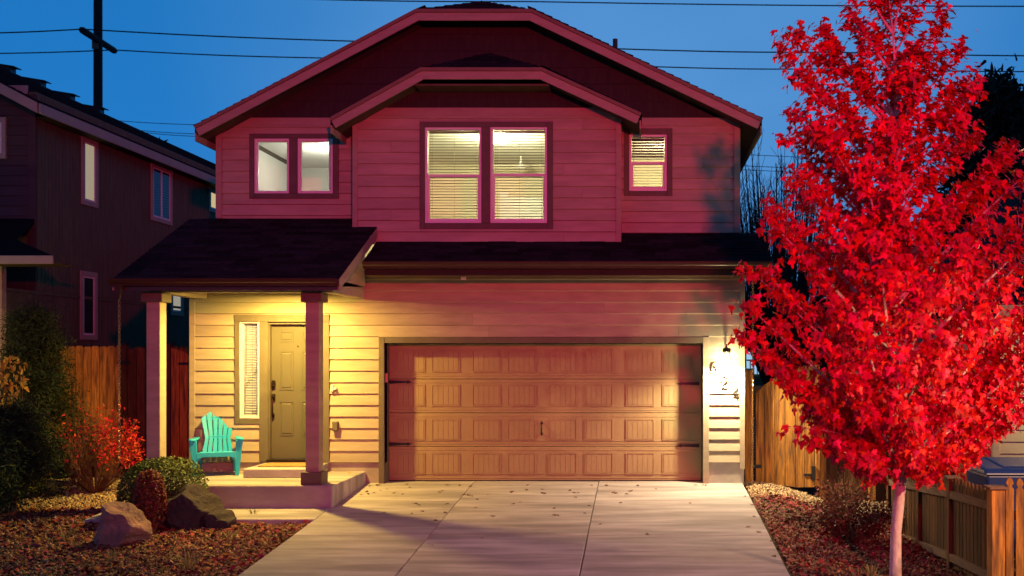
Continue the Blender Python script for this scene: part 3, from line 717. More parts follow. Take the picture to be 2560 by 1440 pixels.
    part('soffit', MB().slab([(xr - .02, yf + .002, zr_ - th - .012), (kr, yf + .002, zk - th - .012), (kr, yb, zk - th - .012), (xr - .02, yb, zr_ - th - .012)], .02), M_SOFFIT, roof)
    return roof, zr, yp
def gable_panels(xl, xr, z0, zk, kl, kr, tlz, slope, y, rh, clip=None):
    z = z0
    while z < zk + 0.08:
        zb = min(z + rh, zk + 0.08)
        ext = lambda zz: (max(kl - (zk - zz) / slope, xl), min(kr + (zk - zz) / slope, xr)) if zz < zk else (kl, kr)
        (a0, a1), (b0, b1) = ext(z), ext(zb)
        n = max(2, int((a1 - a0) / 1.25)); cuts = [0] + sorted((i + random.uniform(-.25, .25)) / n for i in range(1, n)) + [1]
        for c0, c1 in zip(cuts[:-1], cuts[1:]):
            p0, p1 = a0 + (a1 - a0) * c0 + .001, a0 + (a1 - a0) * c1 - .001
            q0, q1 = b0 + (b1 - b0) * c0 + .001, b0 + (b1 - b0) * c1 - .001
            if p1 - p0 < .02: continue
            dz = random.choice((0, 0, .008, -.006))
            mb = MB().hexa([(p0, y - .022, z + dz), (p1, y - .022, z + dz), (p1, y, z + dz), (p0, y, z + dz)], [(q0, y - .008, zb), (q1, y - .008, zb), (q1, y, zb), (q0, y, zb)])
            part('gable_panel', mb, M_GABLE, house)
        z = zb
    part('wall', MB().prism([(kl - (zk - z0) / slope, z0), (kr + (zk - z0) / slope, z0), (kr, zk + .08), (kl, zk + .08)], 'y', y + .002, y + .12), M_GABLE, house)

YF = 0.05
tlz = PZ(313, YF)
MKL, MKR, MZK = PX(1040, YF), PX(1330, YF), PZ(25, YF)
MTL, MTR = (PX(487, YF), PZ(316, YF)), (PX(1905, YF), PZ(298, YF))
mslope = 0.5
clipped_gable(0, MTL, MTR, (MKL, MKR, MZK), mslope, 0.5, YF, 10.3, YU)
gable_panels(UL - .1, UR + .1, UZT + 0.001, MZK - 0.12, MKL, MKR, tlz, mslope, YU, 0.268)
BF = -0.33
BKL, BKR, BZK = PX(1052, BF), PX(1356, BF), PZ(171, BF)
BTL, BTR = (PX(826, BF), PZ(296, BF)), (PX(1603, BF), PZ(284, BF))
bsl = 0.505
clipped_gable(0, BTL, BTR, (BKL, BKR, BZK), bsl, 0.60, BF, YU + .02, YB)
gable_panels(BL, BR, BZT + 0.001, BZK - 0.12, BKL, BKR, 0, bsl, YB, 0.30)
part('soffit', MB().box(BKL - .1, BKR + .1, BF + .05, YB - .03, BZK - .25, BZK - .22), M_SOFFIT, house)
vx, vy = PX(1538, 2.2), 2.2
part('vent_pipe', MB().tube([(vx, vy, 6.2), (vx, vy, PZ(98, 2.2))], 0.045, 10), M_IRON, house)

# --- shingled skirt roof over the garage, and the porch roof
shingle_cache = []
def shingled(x0, x1, y0, z0, y1, z1, clipx=None, wtab=0.33, expo=0.14, name='roof', th=0.09):
    ln = math.hypot(y1 - y0, z1 - z0); dy, dz = (y1 - y0) / ln, (z1 - z0) / ln
    roof = part(name, MB().slab([(x0, y0, z0), (x1, y0, z0), (x1, y1, z1), (x0, y1, z1)], th), M_SHINGLE, house)
    k = math.ceil(ln / expo)
    for i in range(k):
        a = i * expo - .02; b2 = min(a + expo + .015, ln)
        x = x0 - random.uniform(0, wtab) - .03
        while x < x1 + .01:
            x2 = x + wtab * random.uniform(.75, 1.25); p, q = max(x, x0 - .02), min(x2 - .004, x1 + .02)
            if q - p > 0.04:
                h = random.uniform(.014, .024); j = random.uniform(-.006, .006)
                mb = MB().hexa([(p, y0 + dy * (a + j), z0 + dz * (a + j) + .002), (q, y0 + dy * (a + j), z0 + dz * (a + j) + .002), (q, y0 + dy * b2, z0 + dz * b2 + .002), (p, y0 + dy * b2, z0 + dz * b2 + .002)],
                               [(p, y0 + dy * (a + j), z0 + dz * (a + j) + h), (q, y0 + dy * (a + j), z0 + dz * (a + j) + h), (q, y0 + dy * b2, z0 + dz * b2 + .008), (p, y0 + dy * b2, z0 + dz * b2 + .008)])
                part('shingle', mb, M_SHINGLE, roof)
            x = x2
    return roof
YE = -0.653; ZE = CAM_Z + (890 - 655) / F * (YE - CAM_Y)
XGE = PX(1930, -0.7)
PRX = -4.14                                                    # right edge of the porch roof
zg = lambda y: ZE + 0.5 * (y - YE)
groof = shingled(PRX + 0.03, XGE, YE, ZE, YU - 0.03, zg(YU - .03), wtab=0.36)
def gutter(x0, x1, y, z, parent):
    prof = [(y, z), (y, z - .10), (y - .075, z - .10), (y - .088, z - .062), (y - .105, z - .05), (y - .120, z - .018), (y - .124, z), (y - .116, z), (y - .112, z - .016), (y - .1, z - .04), (y - .08, z - .055), (y - .068, z - .09), (y - .006, z - .09), (y - .006, z)]
    return part('gutter', MB().prism(prof, 'x', x0, x1), M_GUTTER, parent)
gutter(PRX + .035, XGE + 0.01, YE - .022, ZE - .004, groof)
part('fascia', MB().box(PRX + .035, XGE, YE - .02, YE, ZE - .2, ZE - .012), mat('dark_brown_fascia', (.030, .023, .016), .8, .15), groof)
part('soffit', MB().box(PRX + .035, XGE, YE, -0.036, ZE - .2, ZE - .185), M_SOFFIT, groof)
part('soffit_sensor', MB().box(PX(1153, -.4), PX(1164, -.4), -.42, -.36, ZE - .245, ZE - .201), M_PVC, house)

PE, PEZ = -1.85, PZ(697, -1.85)
PLX = -7.2
zp = lambda y: PEZ + 0.49 * (y - PE)
proof = shingled(PLX, PRX, PE, PEZ, YU - 0.03, zp(YU - .03), wtab=0.36)
gutter(PLX - .03, PRX + .02, PE - .022, PEZ - .004, proof)
part('fascia', MB().box(PLX, PRX, PE - .02, PE, PEZ - .16, PEZ - .012), M_GUTTER, proof)
for x, s, nm in ((PRX, 1, 'rake_board'), (PLX, -1, 'rake_board')):
    a, b2 = sorted((x, x + s * .025))
    part(nm, MB().hexa([(a, PE - .02, PEZ - .16), (b2, PE - .02, PEZ - .16), (b2, YU - .06, zp(YU - .06) - .16), (a, YU - .06, zp(YU - .06) - .16)],
                       [(a, PE - .02, PEZ - .006), (b2, PE - .02, PEZ - .006), (b2, YU - .06, zp(YU - .06) - .006), (a, YU - .06, zp(YU - .06) - .006)]), M_FASCIA, proof)
BZ = 2.863; CZ = 2.985
part('porch_beam', MB().box(-6.9, -4.46, -1.61, -1.43, BZ, PEZ - .1), M_SIDING, house, bevel=0.005)
part('porch_beam', MB().box(-4.455, -4.28, -1.615, -.036, BZ, CZ + .06), M_SIDING, house, bevel=0.005)
part('porch_beam', MB().box(-6.9, -6.72, -1.425, -.036, BZ, CZ + .06), M_SIDING, house, bevel=0.005)
part('porch_ceiling', MB().box(-7.15, -4.27, PE + .0, -.036, CZ, CZ + .02), M_SIDING, house)
part('gable_infill', MB().prism([(-1.85, CZ + .062), (-.036, CZ + .062), (-.036, zp(-.036) - .11), (-1.85, zp(-1.85) - .1)], 'x', -4.30, -4.27), M_SIDING, house)
part('porch_lamp', MB().lathe([(.02, -.05), (.10, -.035), (.13, -.005), (.13, 0)], (-5.35, -.92, CZ - .002), 16), M_PORCHB, house, smooth=True)
for x in (-4.572, -6.79):
    p = part('porch_post', MB().box(x - .095, x + .095, -1.615, -1.425, 0.18, BZ), M_SIDING, house, bevel=0.006)
    part('post_cap', MB().box(x - .145, x + .145, -1.665, -1.375, BZ - .135, BZ - .001), M_TRIM, p, bevel=0.006)
    part('post_base', MB().box(x - .145, x + .145, -1.665, -1.375, 0.181, 0.36), M_TRIM, p, bevel=0.006)
# porch slab and step
part('porch_slab', MB().box(-7.02, -4.265, -1.72, 0.0, -.25, .18), M_SLAB, house, bevel=0.02, seg=2)
part('porch_step', MB().box(-5.84, -4.845, -.86, 0.0, .181, .315), M_SLAB, house, bevel=0.018, seg=2)
# --- wall lamp, numbers, door bell, outlet
lx, ly = 1.325, -0.025
sc_ = part('wall_lamp', MB().box(lx - .085, lx + .085, -.032, -.014, PZ(905, 0) , PZ(866, 0)), M_FASCIA, house, bevel=0.004)
lz = PZ(880, -.27)
part('lamp_hood', MB().lathe([(.025, .07), (.062, .055), (.066, .0), (.06, -.005)], (lx, -.275, lz), 14), M_IRON, sc_, smooth=False)
part('lamp_arm', MB().tube([(lx, -.03, lz + .02), (lx, -.10, lz + .10), (lx, -.22, lz + .115), (lx, -.275, lz + .068)], .012, 8), M_IRON, sc_)
jar = part('lamp_shade', MB().lathe([(.05, 0), (.056, -.05), (.08, -.11), (.11, -.275), (.107, -.275), (.077, -.108), (.053, -.05), (.047, 0)], (lx, -.275, lz - .004), 18), LAMP_GLASS, sc_, smooth=True)
part('lamp_bulb', MB().lathe([(.012, .0), (.02, -.03), (.034, -.062), (.036, -.08), (.024, -.105), (.006, -.114)], (lx, -.275, lz - .006), 12), M_BULB, sc_, smooth=True)
mb = MB()
for k in range(4):
    a = R(45 + 90 * k); mb.tube([(lx + .052 * math.cos(a), -.275 + .052 * math.sin(a), lz - .004), (lx + .06 * math.cos(a), -.275 + .06 * math.sin(a), lz - .05), (lx + .113 * math.cos(a), -.275 + .113 * math.sin(a), lz - .165)], .0035, 5)
mb.torus((lx, -.275, lz - .166), .112, .004, 18, 5, 'z')
part('lamp_cage', mb, M_IRON, sc_)
def digit(ch, cx, cz, h=0.17):
    s = h / 2
    P = {'6': [[(.42, .92), (.05, .98), (-.28, .62), (-.44, .1), (-.46, -.35), (-.3, -.8), (.05, -.98), (.38, -.78), (.47, -.38), (.32, .0), (.0, .12), (-.34, -.06), (-.45, -.35)]],
         '2': [[(-.45, .45), (-.36, .8), (-.05, .98), (.3, .88), (.46, .55), (.36, .2), (.05, -.22), (-.45, -.9), (-.46, -.96)], [(-.46, -.93), (.5, -.93)]],
         '4': [[(.22, -.98), (.22, .98), (-.5, -.36), (.52, -.36)]]}[ch]
    mb = MB()
    for st in P: mb.tube([(cx + a * s, -.046, cz + b2 * s) for a, b2 in st], .0112, 6)
    return part('house_number', mb, M_IRON, house)
digit('6', PX(1784, 0), PZ(918, 0)); digit('2', PX(1811, 0), PZ(954, 0)); digit('4', PX(1838, 0), PZ(979, 0))
bx, bz = PX(833, 0), PZ(970, 0)
part('door_bell', MB().box(bx - .025, bx + .02, -.06, -.02, bz - .05, bz + .05).tube([(bx + .045, -.07, bz - .01), (bx + .045, -.03, bz - .01)], [.02, .028], 10), M_PVC, house, bevel=.004)
bx, bz = PX(841, 0), PZ(1065, 0)
part('outlet_cover', MB().box(bx - .045, bx + .045, -.075, -.02, bz - .075, bz + .075).box(bx - .038, bx + .038, -.085, -.076, bz - .06, bz + .066), M_TRIM, house, bevel=.006)

# ------------------------------------------------------------------ things on the porch
def chair():
    t = thing('adirondack_chair', 'turquoise plastic adirondack chair beside the bush at the porch corner', 'chair', (-6.415, -.40, .18))
    ox, oy, oz = -6.415, -.40, .18
    # seat: curved board, front edge toward the street (-y)
    prof = [(-.26, .33), (-.20, .365), (-.08, .345), (.10, .30), (.22, .275)]
    mb = MB()
    th = .022
    pts = [(oy + a, oz + b2) for a, b2 in prof] + [(oy + a, oz + b2 - th) for a, b2 in prof[::-1]]
    mb.prism(pts, 'x', ox - .235, ox + .235)
    part('seat', mb, M_TURQ, t, bevel=.006)
    part('seat_apron', MB().prism([(ox - .27, oz + .36), (ox + .27, oz + .36), (ox + .275, oz + .20), (ox + .25, oz + .27), (ox + .18, oz + .29), (ox - .18, oz + .29), (ox - .25, oz + .27), (ox - .275, oz + .20)], 'y', oy - .285, oy - .262), M_TURQ, t, bevel=.004)
    # fan back of six slats leaning backwards
    n = 6
    def bp(s, h):                                              # s across -1..1, h metres up the back
        if h < .1: wd = .215
        elif h < .28: wd = .20 + .02 * math.cos((h - .1) / .18 * math.pi)
        else: wd = .185 + (h - .28) * .19
        return (ox + s * wd, oy + .17 + h * .36 + .02 * (1 - s * s), oz + .27 + h * .94)
    for i in range(n):
        s0, s1 = -1 + 2 * i / n + .028, -1 + 2 * (i + 1) / n - .028
        tp = lambda q: .715 - .125 * abs(q) ** 2.4
        top = min(tp(s0), tp(s1))
        hs = [0, .1, .2, .28, .42, .56, top - .03]
        mb = MB()
        L0 = [bp(s0, h) for h in hs] + [bp(s0, tp(s0))]
        R0 = [bp(s1, h) for h in hs] + [bp(s1, tp(s1))]
        k = len(L0)
        vs = L0 + R0 + [(p[0], p[1] + .018, p[2] - .007) for p in L0] + [(p[0], p[1] + .018, p[2] - .007) for p in R0]
        fs = []
        for j in range(k - 1):
            fs += [(j, k + j, k + j + 1, j + 1), (2 * k + j, 2 * k + j + 1, 3 * k + j + 1, 3 * k + j), (j, j + 1, 2 * k + j + 1, 2 * k + j), (k + j, 3 * k + j, 3 * k + j + 1, k + j + 1)]
        fs += [(k - 1, 2 * k - 1, 4 * k - 1, 3 * k - 1), (0, 2 * k, 3 * k, k)]
        mb.add(vs, fs)
        part('back_slat', mb, M_TURQ, t, bevel=.004)
    for h in (.02, .30, .60):
        a, b2 = bp(-.93 if h < .5 else -.85, h), bp(.93 if h < .5 else .85, h)
        part('back_brace', MB().box(a[0], b2[0], a[1] + .012, a[1] + .035, a[2] - .03, a[2] + .015), M_TURQ, t, bevel=.004)
    for s in (-1, 1):
        # armrest: rounded paddle
        out = [(.25, .22), (.255, -.05), (.265, -.22), (.29, -.31), (.34, -.335), (.375, -.31), (.385, -.24), (.37, -.10), (.335, .08), (.30, .22)]
        pts = [(ox + s * a, oy + b2) for a, b2 in out]
        part('armrest', MB().prism(pts, 'z', oz + .535, oz + .558), M_TURQ, t, bevel=.007)
        xa = ox + s * .285
        part('front_leg', MB().hexa([(xa + s * .0 - .028, oy - .27, oz), (xa + .028, oy - .27, oz), (xa + .028, oy - .225, oz), (xa - .028, oy - .225, oz)],
                                    [(xa + s * .035 - .052, oy - .29, oz + .535), (xa + s * .035 + .05, oy - .29, oz + .535), (xa + s * .035 + .05, oy - .19, oz + .535), (xa + s * .035 - .052, oy - .19, oz + .535)]), M_TURQ, t, bevel=.006)
        xr = ox + s * .235
        part('rear_leg', MB().hexa([(xr - .014, oy + .34, oz), (xr + .014, oy + .34, oz), (xr + .014, oy + .42, oz), (xr - .014, oy + .42, oz)],
                                   [(xr - .014, oy + .02, oz + .33), (xr + .014, oy + .02, oz + .33), (xr + .014, oy + .2, oz + .31), (xr - .014, oy + .2, oz + .31)]), M_TURQ, t, bevel=.004)
        part('side_rail', MB().hexa([(xr - .014, oy - .262, oz + .24), (xr + .014, oy - .262, oz + .24), (xr + .014, oy + .18, oz + .2), (xr - .014, oy + .18, oz + .2)],
                                    [(xr - .014, oy - .262, oz + .34), (xr + .014, oy - .262, oz + .34), (xr + .014, oy + .18, oz + .285), (xr - .014, oy + .18, oz + .285)]), M_TURQ, t)
chair()
bpy.data.objects['adirondack_chair'].rotation_euler = (0, 0, R(21))
tag(part('doormat', MB().box(-5.72, -4.98, -.60, -.14, .3165, .333), M_MAT, None, bevel=.004), 'tan coir doormat on the step at the front door', 'doormat')

def rain_chain(x, y, ztop, zbot, label, funnel):
    t = thing('rain_chain', label, 'rain chain', (x, y, zbot), 'rain chains hanging from the gutters')
    mb = MB(); z = ztop; i = 0
    while z > zbot:
        mb.torus((x, y, z - .02), .016, .004, 8, 4, 'y' if i % 2 else 'x', sz=1.45); z -= .036; i += 1
    part('chain_links', mb, M_CHAIN, t)
    if funnel:
        part('outlet_funnel', MB().hexa([(x - .012, y - .012, ztop), (x + .012, y - .012, ztop), (x + .012, y + .012, ztop), (x - .012, y + .012, ztop)],
                                        [(x - .05, y - .04, ztop + .19), (x + .035, y - .04, ztop + .19), (x + .035, y + .04, ztop + .19), (x - .05, y + .04, ztop + .19)]), M_GUTTER, t)
rain_chain(PX(1882, -.71), -.71, ZE - .11, -.06, 'copper rain chain hanging beside the lit right corner of the garage', False)
rain_chain(PX(298, -1.93), -1.93, PZ(747, -1.93), PZ(1150, -1.93), 'dark rain chain hanging from the left end of the porch gutter', True)
print('house done')
# ------------------------------------------------------------------ neighbour on the left
NX = -10.0
def SY(u, x=NX): return x * F / (u - 1600) + CAM_Y             # depth where column u meets the side wall
def SZ(v, y): return CAM_Z - (v - 890) / F * (y - CAM_Y)
nb = thing('neighbour_house', 'dark brown two-storey house with cream window trim left of the tan house', 'house', (-13.6, 6, 0))
NY0 = SY(90); NEZ = SZ(290, SY(115, -9.72)) ; NB = 16.0
NEX = -9.72
part('wall', MB().box(NX - .15, NX, NY0 + .002, NB, 3.0, 6.35), M_NSIDE, nb)
part('wall', MB().box(NX - .15, NX, 0.14, NB, -0.4, 2.998), M_NSIDE, nb)
part('wall', MB().prism([(-17.4, 3.0), (NX - .151, 3.0), (NX - .151, 6.3), (-13.7, 8.05), (-17.4, 6.3)], 'y', NY0 + .004, NY0 + .15), M_NLAP, nb)
part('wall', MB().box(-17.4, NX - .151, 0.142, 0.29, -0.4, 3.2), M_NLAP, nb)
part('wall', MB().prism([(-17.4, -.4), (NX - .152, -.4), (NX - .152, 6.3), (-13.7, 8.05), (-17.4, 6.3)], 'y', NB - .15, NB - .01), M_NLAP, nb)
gr = MB(); y = 0.2
while y < NB:                                                  # grooved panel siding: battens between the grooves
    lo = -0.3
    if y > NY0 + .01: gr.box(NX + .001, NX + .011, y, y + .085, 3.06, 6.3)
    gr.box(NX + .001, NX + .011, y, y + .085, lo, 2.99); y += 0.102
kind(part('siding_battens', gr, M_NSIDE, nb), 'stuff')
part('belt_flashing', MB().box(NX + .001, NX + .02, 0.15, NB, 3.0, 3.05), M_NSIDE, nb)
part('corner_board', MB().box(NX - .12, NX + .012, NY0 - .03, NY0, 3.0, 6.3), M_NLAP, nb)
z = 3.3
while z < 6.3:
    part('siding_board', MB().hexa([(-13.5, NY0 - .022, z), (NX - .122, NY0 - .022, z), (NX - .122, NY0 + .002, z), (-13.5, NY0 + .002, z)],
                                   [(-13.5, NY0 - .006, z + .165), (NX - .122, NY0 - .006, z + .165), (NX - .122, NY0 + .002, z + .165), (-13.5, NY0 + .002, z + .165)]), M_NLAP, nb); z += .166
part('frieze_board', MB().box(-13.5, NX - .125, NY0 - .028, NY0 + .001, 6.31, 6.45), M_NTRIM, nb)
RX, sl = -13.7, 0.53
zt = lambda x: NEZ + .16 + sl * (NEX - x)
nroof = part('roof', MB().slab([(NEX, NY0 - .4, zt(NEX)), (NEX, NB + .3, zt(NEX)), (RX, NB + .3, zt(RX)), (RX, NY0 - .4, zt(RX))], .1)
             .slab([(RX, NY0 - .4, zt(RX)), (RX, NB + .3, zt(RX)), (-17.7, NB + .3, zt(-9.7)), (-17.7, NY0 - .4, zt(-9.7))], .1), M_SHINGLE, nb)
cs = MB()
for i in range(32):
    a = NEX + .02 - i * .125; b2 = a - .13
    if b2 < RX: break
    cs.hexa([(a, NY0 - .42, zt(a) + .002), (a, NB + .3, zt(a) + .002), (b2, NB + .3, zt(b2) + .002), (b2, NY0 - .42, zt(b2) + .002)],
            [(a, NY0 - .42, zt(a) + .02), (a, NB + .3, zt(a) + .02), (b2, NB + .3, zt(b2) + .006), (b2, NY0 - .42, zt(b2) + .006)])
kind(part('shingle_courses', cs, M_SHINGLE, nroof), 'stuff')
part('fascia', MB().box(NEX, NEX + .03, NY0 - .4, NB + .3, zt(NEX) - .17, zt(NEX) - .005), M_NTRIM, nroof, bevel=.004)
part('rake_board', MB().hexa([(NEX, NY0 - .44, zt(NEX) - .17), (NEX, NY0 - .41, zt(NEX) - .17), (RX, NY0 - .41, zt(RX) - .17), (RX, NY0 - .44, zt(RX) - .17)],
                             [(NEX, NY0 - .44, zt(NEX)), (NEX, NY0 - .41, zt(NEX)), (RX, NY0 - .41, zt(RX)), (RX, NY0 - .44, zt(RX))]), M_NTRIM, nroof, bevel=.004)
part('soffit', MB().box(NX + .012, NEX - .001, NY0, NB, zt(NEX) - .15, zt(NEX) - .13), M_SOFFIT, nroof)
for u in (15, 92, 166, 240):                                   # box vents near the ridge
    y = SY(u, -13.35); zz = zt(-13.35)
    part('roof_vent', MB().hexa([(-13.5, y - .10, zz + .07), (-13.2, y - .10, zz - .08), (-13.2, y + .10, zz - .08), (-13.5, y + .10, zz + .07)],
                                [(-13.5, y - .10, zz + .12), (-13.2, y - .10, zz + .08), (-13.2, y + .10, zz + .08), (-13.5, y + .10, zz + .12)])
         .hexa([(-13.6, y - .13, zz + .121), (-13.1, y - .13, zz + .04), (-13.1, y + .13, zz + .04), (-13.6, y + .13, zz + .121)],
               [(-13.6, y - .13, zz + .142), (-13.1, y - .13, zz + .06), (-13.1, y + .13, zz + .06), (-13.6, y + .13, zz + .142)]), M_IRON, nroof)
# lower skirt roof
LY = -0.55
lz0 = SZ(640, LY)
lx1 = PX(134, LY)
part('lower_roof', MB().slab([(-17, LY, lz0), (lx1, LY, lz0), (-9.85, .14, lz0 + .35), (NX - .02, NY0, lz0 + .78), (-17, NY0, lz0 + .78)], .08), M_SHINGLE, nb)
part('fascia', MB().box(-17, lx1, LY - .03, LY, lz0 - .12, lz0 + .005), M_NTRIM, nb, bevel=.004)
part('soffit', MB().box(-17, lx1 - .03, LY, .14, lz0 - .10, lz0 - .085), M_SOFFIT, nb)
part('entry_post', MB().box(PX(-30, 0.05), PX(7, 0.05), .02, .138, -0.3, lz0 - .1), mat('lit_entry_trim', (0.5, 0.4, 0.25), .6, .1), nb)
def side_window(u0, u1, v0, v1, v2, v3, inner, mull=False):
    """u0..u1 outer trim; v0/v1 trim top at the near/far end, v2/v3 trim bottom"""
    y0, y1 = SY(u0), SY(u1)
    zt_, zb_ = SZ(v0, y0), SZ(v2, y0)
    tw = .085; X0 = NX + .012
    w = part('window', MB().box(NX - .05, X0 + .012, y0 + tw, y0 + tw + .035, zb_ + tw, zt_ - tw).box(NX - .05, X0 + .012, y1 - tw - .035, y1 - tw, zb_ + tw, zt_ - tw)
             .box(NX - .05, X0 + .012, y0 + tw + .035, y1 - tw - .035, zb_ + tw, zb_ + tw + .035).box(NX - .05, X0 + .012, y0 + tw + .035, y1 - tw - .035, zt_ - tw - .035, zt_ - tw), M_VINYL, nb, bevel=.003)
    for (a, bb, c, d) in ((y0, y0 + tw - .001, zb_, zt_), (y1 - tw + .001, y1, zb_, zt_), (y0 + tw, y1 - tw, zb_, zb_ + tw - .001), (y0 + tw, y1 - tw, zt_ - tw + .001, zt_)):
        part('window_trim', MB().box(NX + .0015, NX + .034, a, bb, c, d), M_NTRIM, w, bevel=.003)
    a, bb, c, d = y0 + tw + .035, y1 - tw - .035, zb_ + tw + .035, zt_ - tw - .035
    if mull: part('mullion', MB().box(NX + .001, X0 + .01, (a + bb) / 2 - .03, (a + bb) / 2 + .03, c, d), M_VINYL, w)
    part('pane', MB().box(NX + .0165, NX + .0175, a, bb, c, d), GLASS, w)
    part('window_interior', MB().box(NX + .0113, NX + .0123, a - .01, bb + .01, c - .01, d + .01), inner, w)
    return w, (a, bb, c, d)
side_window(201, 242, 338, 350, 510, 521, M_DIMWIN)
w, (a, bb, c, d) = side_window(375, 428, 404, 421, 550, 567, M_DARKIN, True)
bm_ = MB(); zz = c
while zz < d - .02: bm_.box(NX + .0128, NX + .0150, a, bb, zz, zz + .03); zz += .055
kind(part('blind', bm_, mat('grey_blind', (.10, .10, .10), .6), w), 'stuff')
side_window(198, 240, 676, 682, 849, 850, M_DARKIN)
side_window(520, 575, 466, 480, 528, 540, M_WARMWIN)
side_window(424, 456, 700, 703, 788, 788, M_DIMWIN)
fy = NY0 - .026
w = part('window', MB().box(PX(-60, fy), PX(6, fy), fy - .02, fy + .02, PZ(384, fy), PZ(380, fy)).box(PX(1, fy), PX(6, fy), fy - .02, fy + .02, PZ(380, fy), PZ(310, fy)).box(PX(-60, fy), PX(6, fy), fy - .02, fy + .02, PZ(310, fy), PZ(306, fy)), M_VINYL, nb)
part('window_trim', MB().box(PX(6.5, fy), PX(16, fy), fy - .03, fy + .02, PZ(397, fy), PZ(294, fy)).box(PX(-60, fy), PX(6.3, fy), fy - .03, fy + .02, PZ(397, fy), PZ(385, fy)).box(PX(-60, fy), PX(6.3, fy), fy - .03, fy + .02, PZ(305, fy), PZ(294, fy)), M_NTRIM, w)
part('pane', MB().box(PX(-60, fy), PX(1, fy), fy + .0, fy + .004, PZ(380, fy), PZ(310, fy)), GLASS, w)
part('lit_shade', MB().box(PX(-60, fy), PX(1, fy), fy + .012, fy + .016, PZ(380, fy), PZ(310, fy)), M_WARMWIN, w)

# ------------------------------------------------------------------ neighbour on the right
NYR = -0.55
nr = thing('neighbour_bungalow', 'cream lap-sided house lit by a warm lamp at the far right behind the bin', 'house', (8.5, 4, -.3))
nx0 = PX(2481, NYR)
part('wall', MB().box(nx0, 12, NYR + .002, NYR + .15, -.4, 2.7).box(nx0, nx0 + .15, NYR + .151, 9, -.4, 2.7).box(nx0, 12, 9.001, 9.15, -.4, 2.7), M_NSID2, nr)
part('corner_board', MB().box(nx0, nx0 + .1, NYR - .034, NYR, -.2, 2.6), M_NSID2, nr, bevel=.004)
z = -.2
while z < 2.5:
    part('siding_board', MB().hexa([(nx0 + .102, NYR - .022, z), (9, NYR - .022, z), (9, NYR, z), (nx0 + .102, NYR, z)],
                                   [(nx0 + .102, NYR - .006, z + .177), (9, NYR - .006, z + .177), (9, NYR, z + .177), (nx0 + .102, NYR, z + .177)]), M_NSID2, nr); z += .178
part('roof', MB().slab([(nx0 - .15, NYR - .6, 2.72), (12.5, NYR - .6, 2.72), (12.5, 4, 5.4), (nx0 + 2.2, 4, 5.4)], .1).slab([(nx0 - .15, 9.5, 2.72), (nx0 - .15, NYR - .599, 2.72), (nx0 + 2.2, 4.001, 5.4), (nx0 + 2.2, 4.6, 5.4)], .1), M_SHINGLE, nr)
part('fascia', MB().box(nx0 - .15, 12.5, NYR - .63, NYR - .601, 2.54, 2.71), M_FASCIA, nr)
part('soffit', MB().box(nx0 - .14, 12.4, NYR - .6, NYR, 2.54, 2.56), M_SOFFIT, nr)
wl = part('wall_lamp', MB().box(5.94, 6.06, NYR - .05, NYR - .023, 2.2, 2.42), M_IRON, nr)
part('lamp_glass', MB().lathe([(.04, .12), (.07, .0), (.05, -.1)], (6.0, -1.15 + .35, 2.27), 10), M_BULB, wl)
part('lamp_hood', MB().lathe([(.02, .1), (.09, .0)], (6.0, -1.15 + .35, 2.40), 10), M_IRON, wl)

fh = thing('distant_house', 'distant dark house with pale blue lit windows beyond the right gate', 'house', (7, 24, -.3))
part('wall', MB().box(2.5, 12, 24, 30, -.3, 2.6), M_NSIDE, fh)
part('roof', MB().prism([(2.2, 2.6), (12.3, 2.6), (7.2, 4.2)], 'y', 23.8, 30.2), M_SHINGLE, fh)
for u0, u1, v0, v1 in ((1866, 1884, 880, 921), (1886, 1899, 886, 935), (1912, 1921, 908, 934)):
    w = part('window', MB().box(PX(u0, 24), PX(u1, 24), 23.93, 23.98, PZ(v1, 24), PZ(v0, 24)), M_COLDWIN, fh)
    part('muntin', MB().box(PX(u0, 24), PX(u1, 24), 23.9, 23.929, PZ((v0 + v1) / 2, 24) - .03, PZ((v0 + v1) / 2, 24) + .03)
         .box(PX((u0 + u1) / 2, 24) - .02, PX((u0 + u1) / 2, 24) + .02, 23.9, 23.929, PZ(v1, 24), PZ((v0 + v1) / 2, 24) - .031), M_DARKIN, w)

# ------------------------------------------------------------------ fences and gates
def fence(t, x0, x1, y, z0, ztop, mt, bw=.14, dog=True, arch=None, rails=True):
    x = x0
    while x < x1 - .03:
        xb = min(x + bw * random.uniform(.94, 1.06), x1)
        zt_ = ztop + random.uniform(-.012, .012)
        za, zb = (zt_, zt_) if arch is None else (arch(x), arch(xb))
        d = random.uniform(0, .012); c = .025 if dog else 0
        mb = MB()
        pts = [(x + .004, z0 + random.uniform(0, .03)), (xb - .006, z0 + .01), (xb - .006, zb - c), (xb - .006 - c, zb), (x + .004 + c, za), (x + .004, za - c)]
        mb.prism(pts, 'y', y - d, y - d + .018); part('fence_board', mb, mt, t)
        x = xb
    if rails:
        for zz in (z0 + .3, (z0 + ztop) / 2, ztop - .3):
            part('rail', MB().box(x0 + .002, x1 - .002, y + .02, y + .06, zz, zz + .085), mt, t)
FY = 0.9
zl = PZ(866, FY)
lf = thing('board_fence', 'dark cedar board fence with dog-eared tops left of the porch', 'fence', (-8.9, FY, 0))
fence(lf, -9.95, PX(300, FY), FY, 0.0, zl, M_CEDAR, .132)
part('post', MB().box(PX(300, FY), PX(306, FY) + .06, FY - .02, FY + .08, -.1, zl + .02), M_CEDARD, lf)
part('post_cap', MB().box(PX(300, FY) - .02, PX(300, FY) + .12, FY - .04, FY + .10, zl + .021, zl + .06), M_IRON, lf)
lg = thing('fence_gate', 'dark recessed cedar gate with black hinges behind the left porch post', 'gate', (-7.9, FY, 0))
fence(lg, PX(308, FY) + .06, PX(414, FY), FY + .03, .05, zl - .03, M_CEDARD, .14)
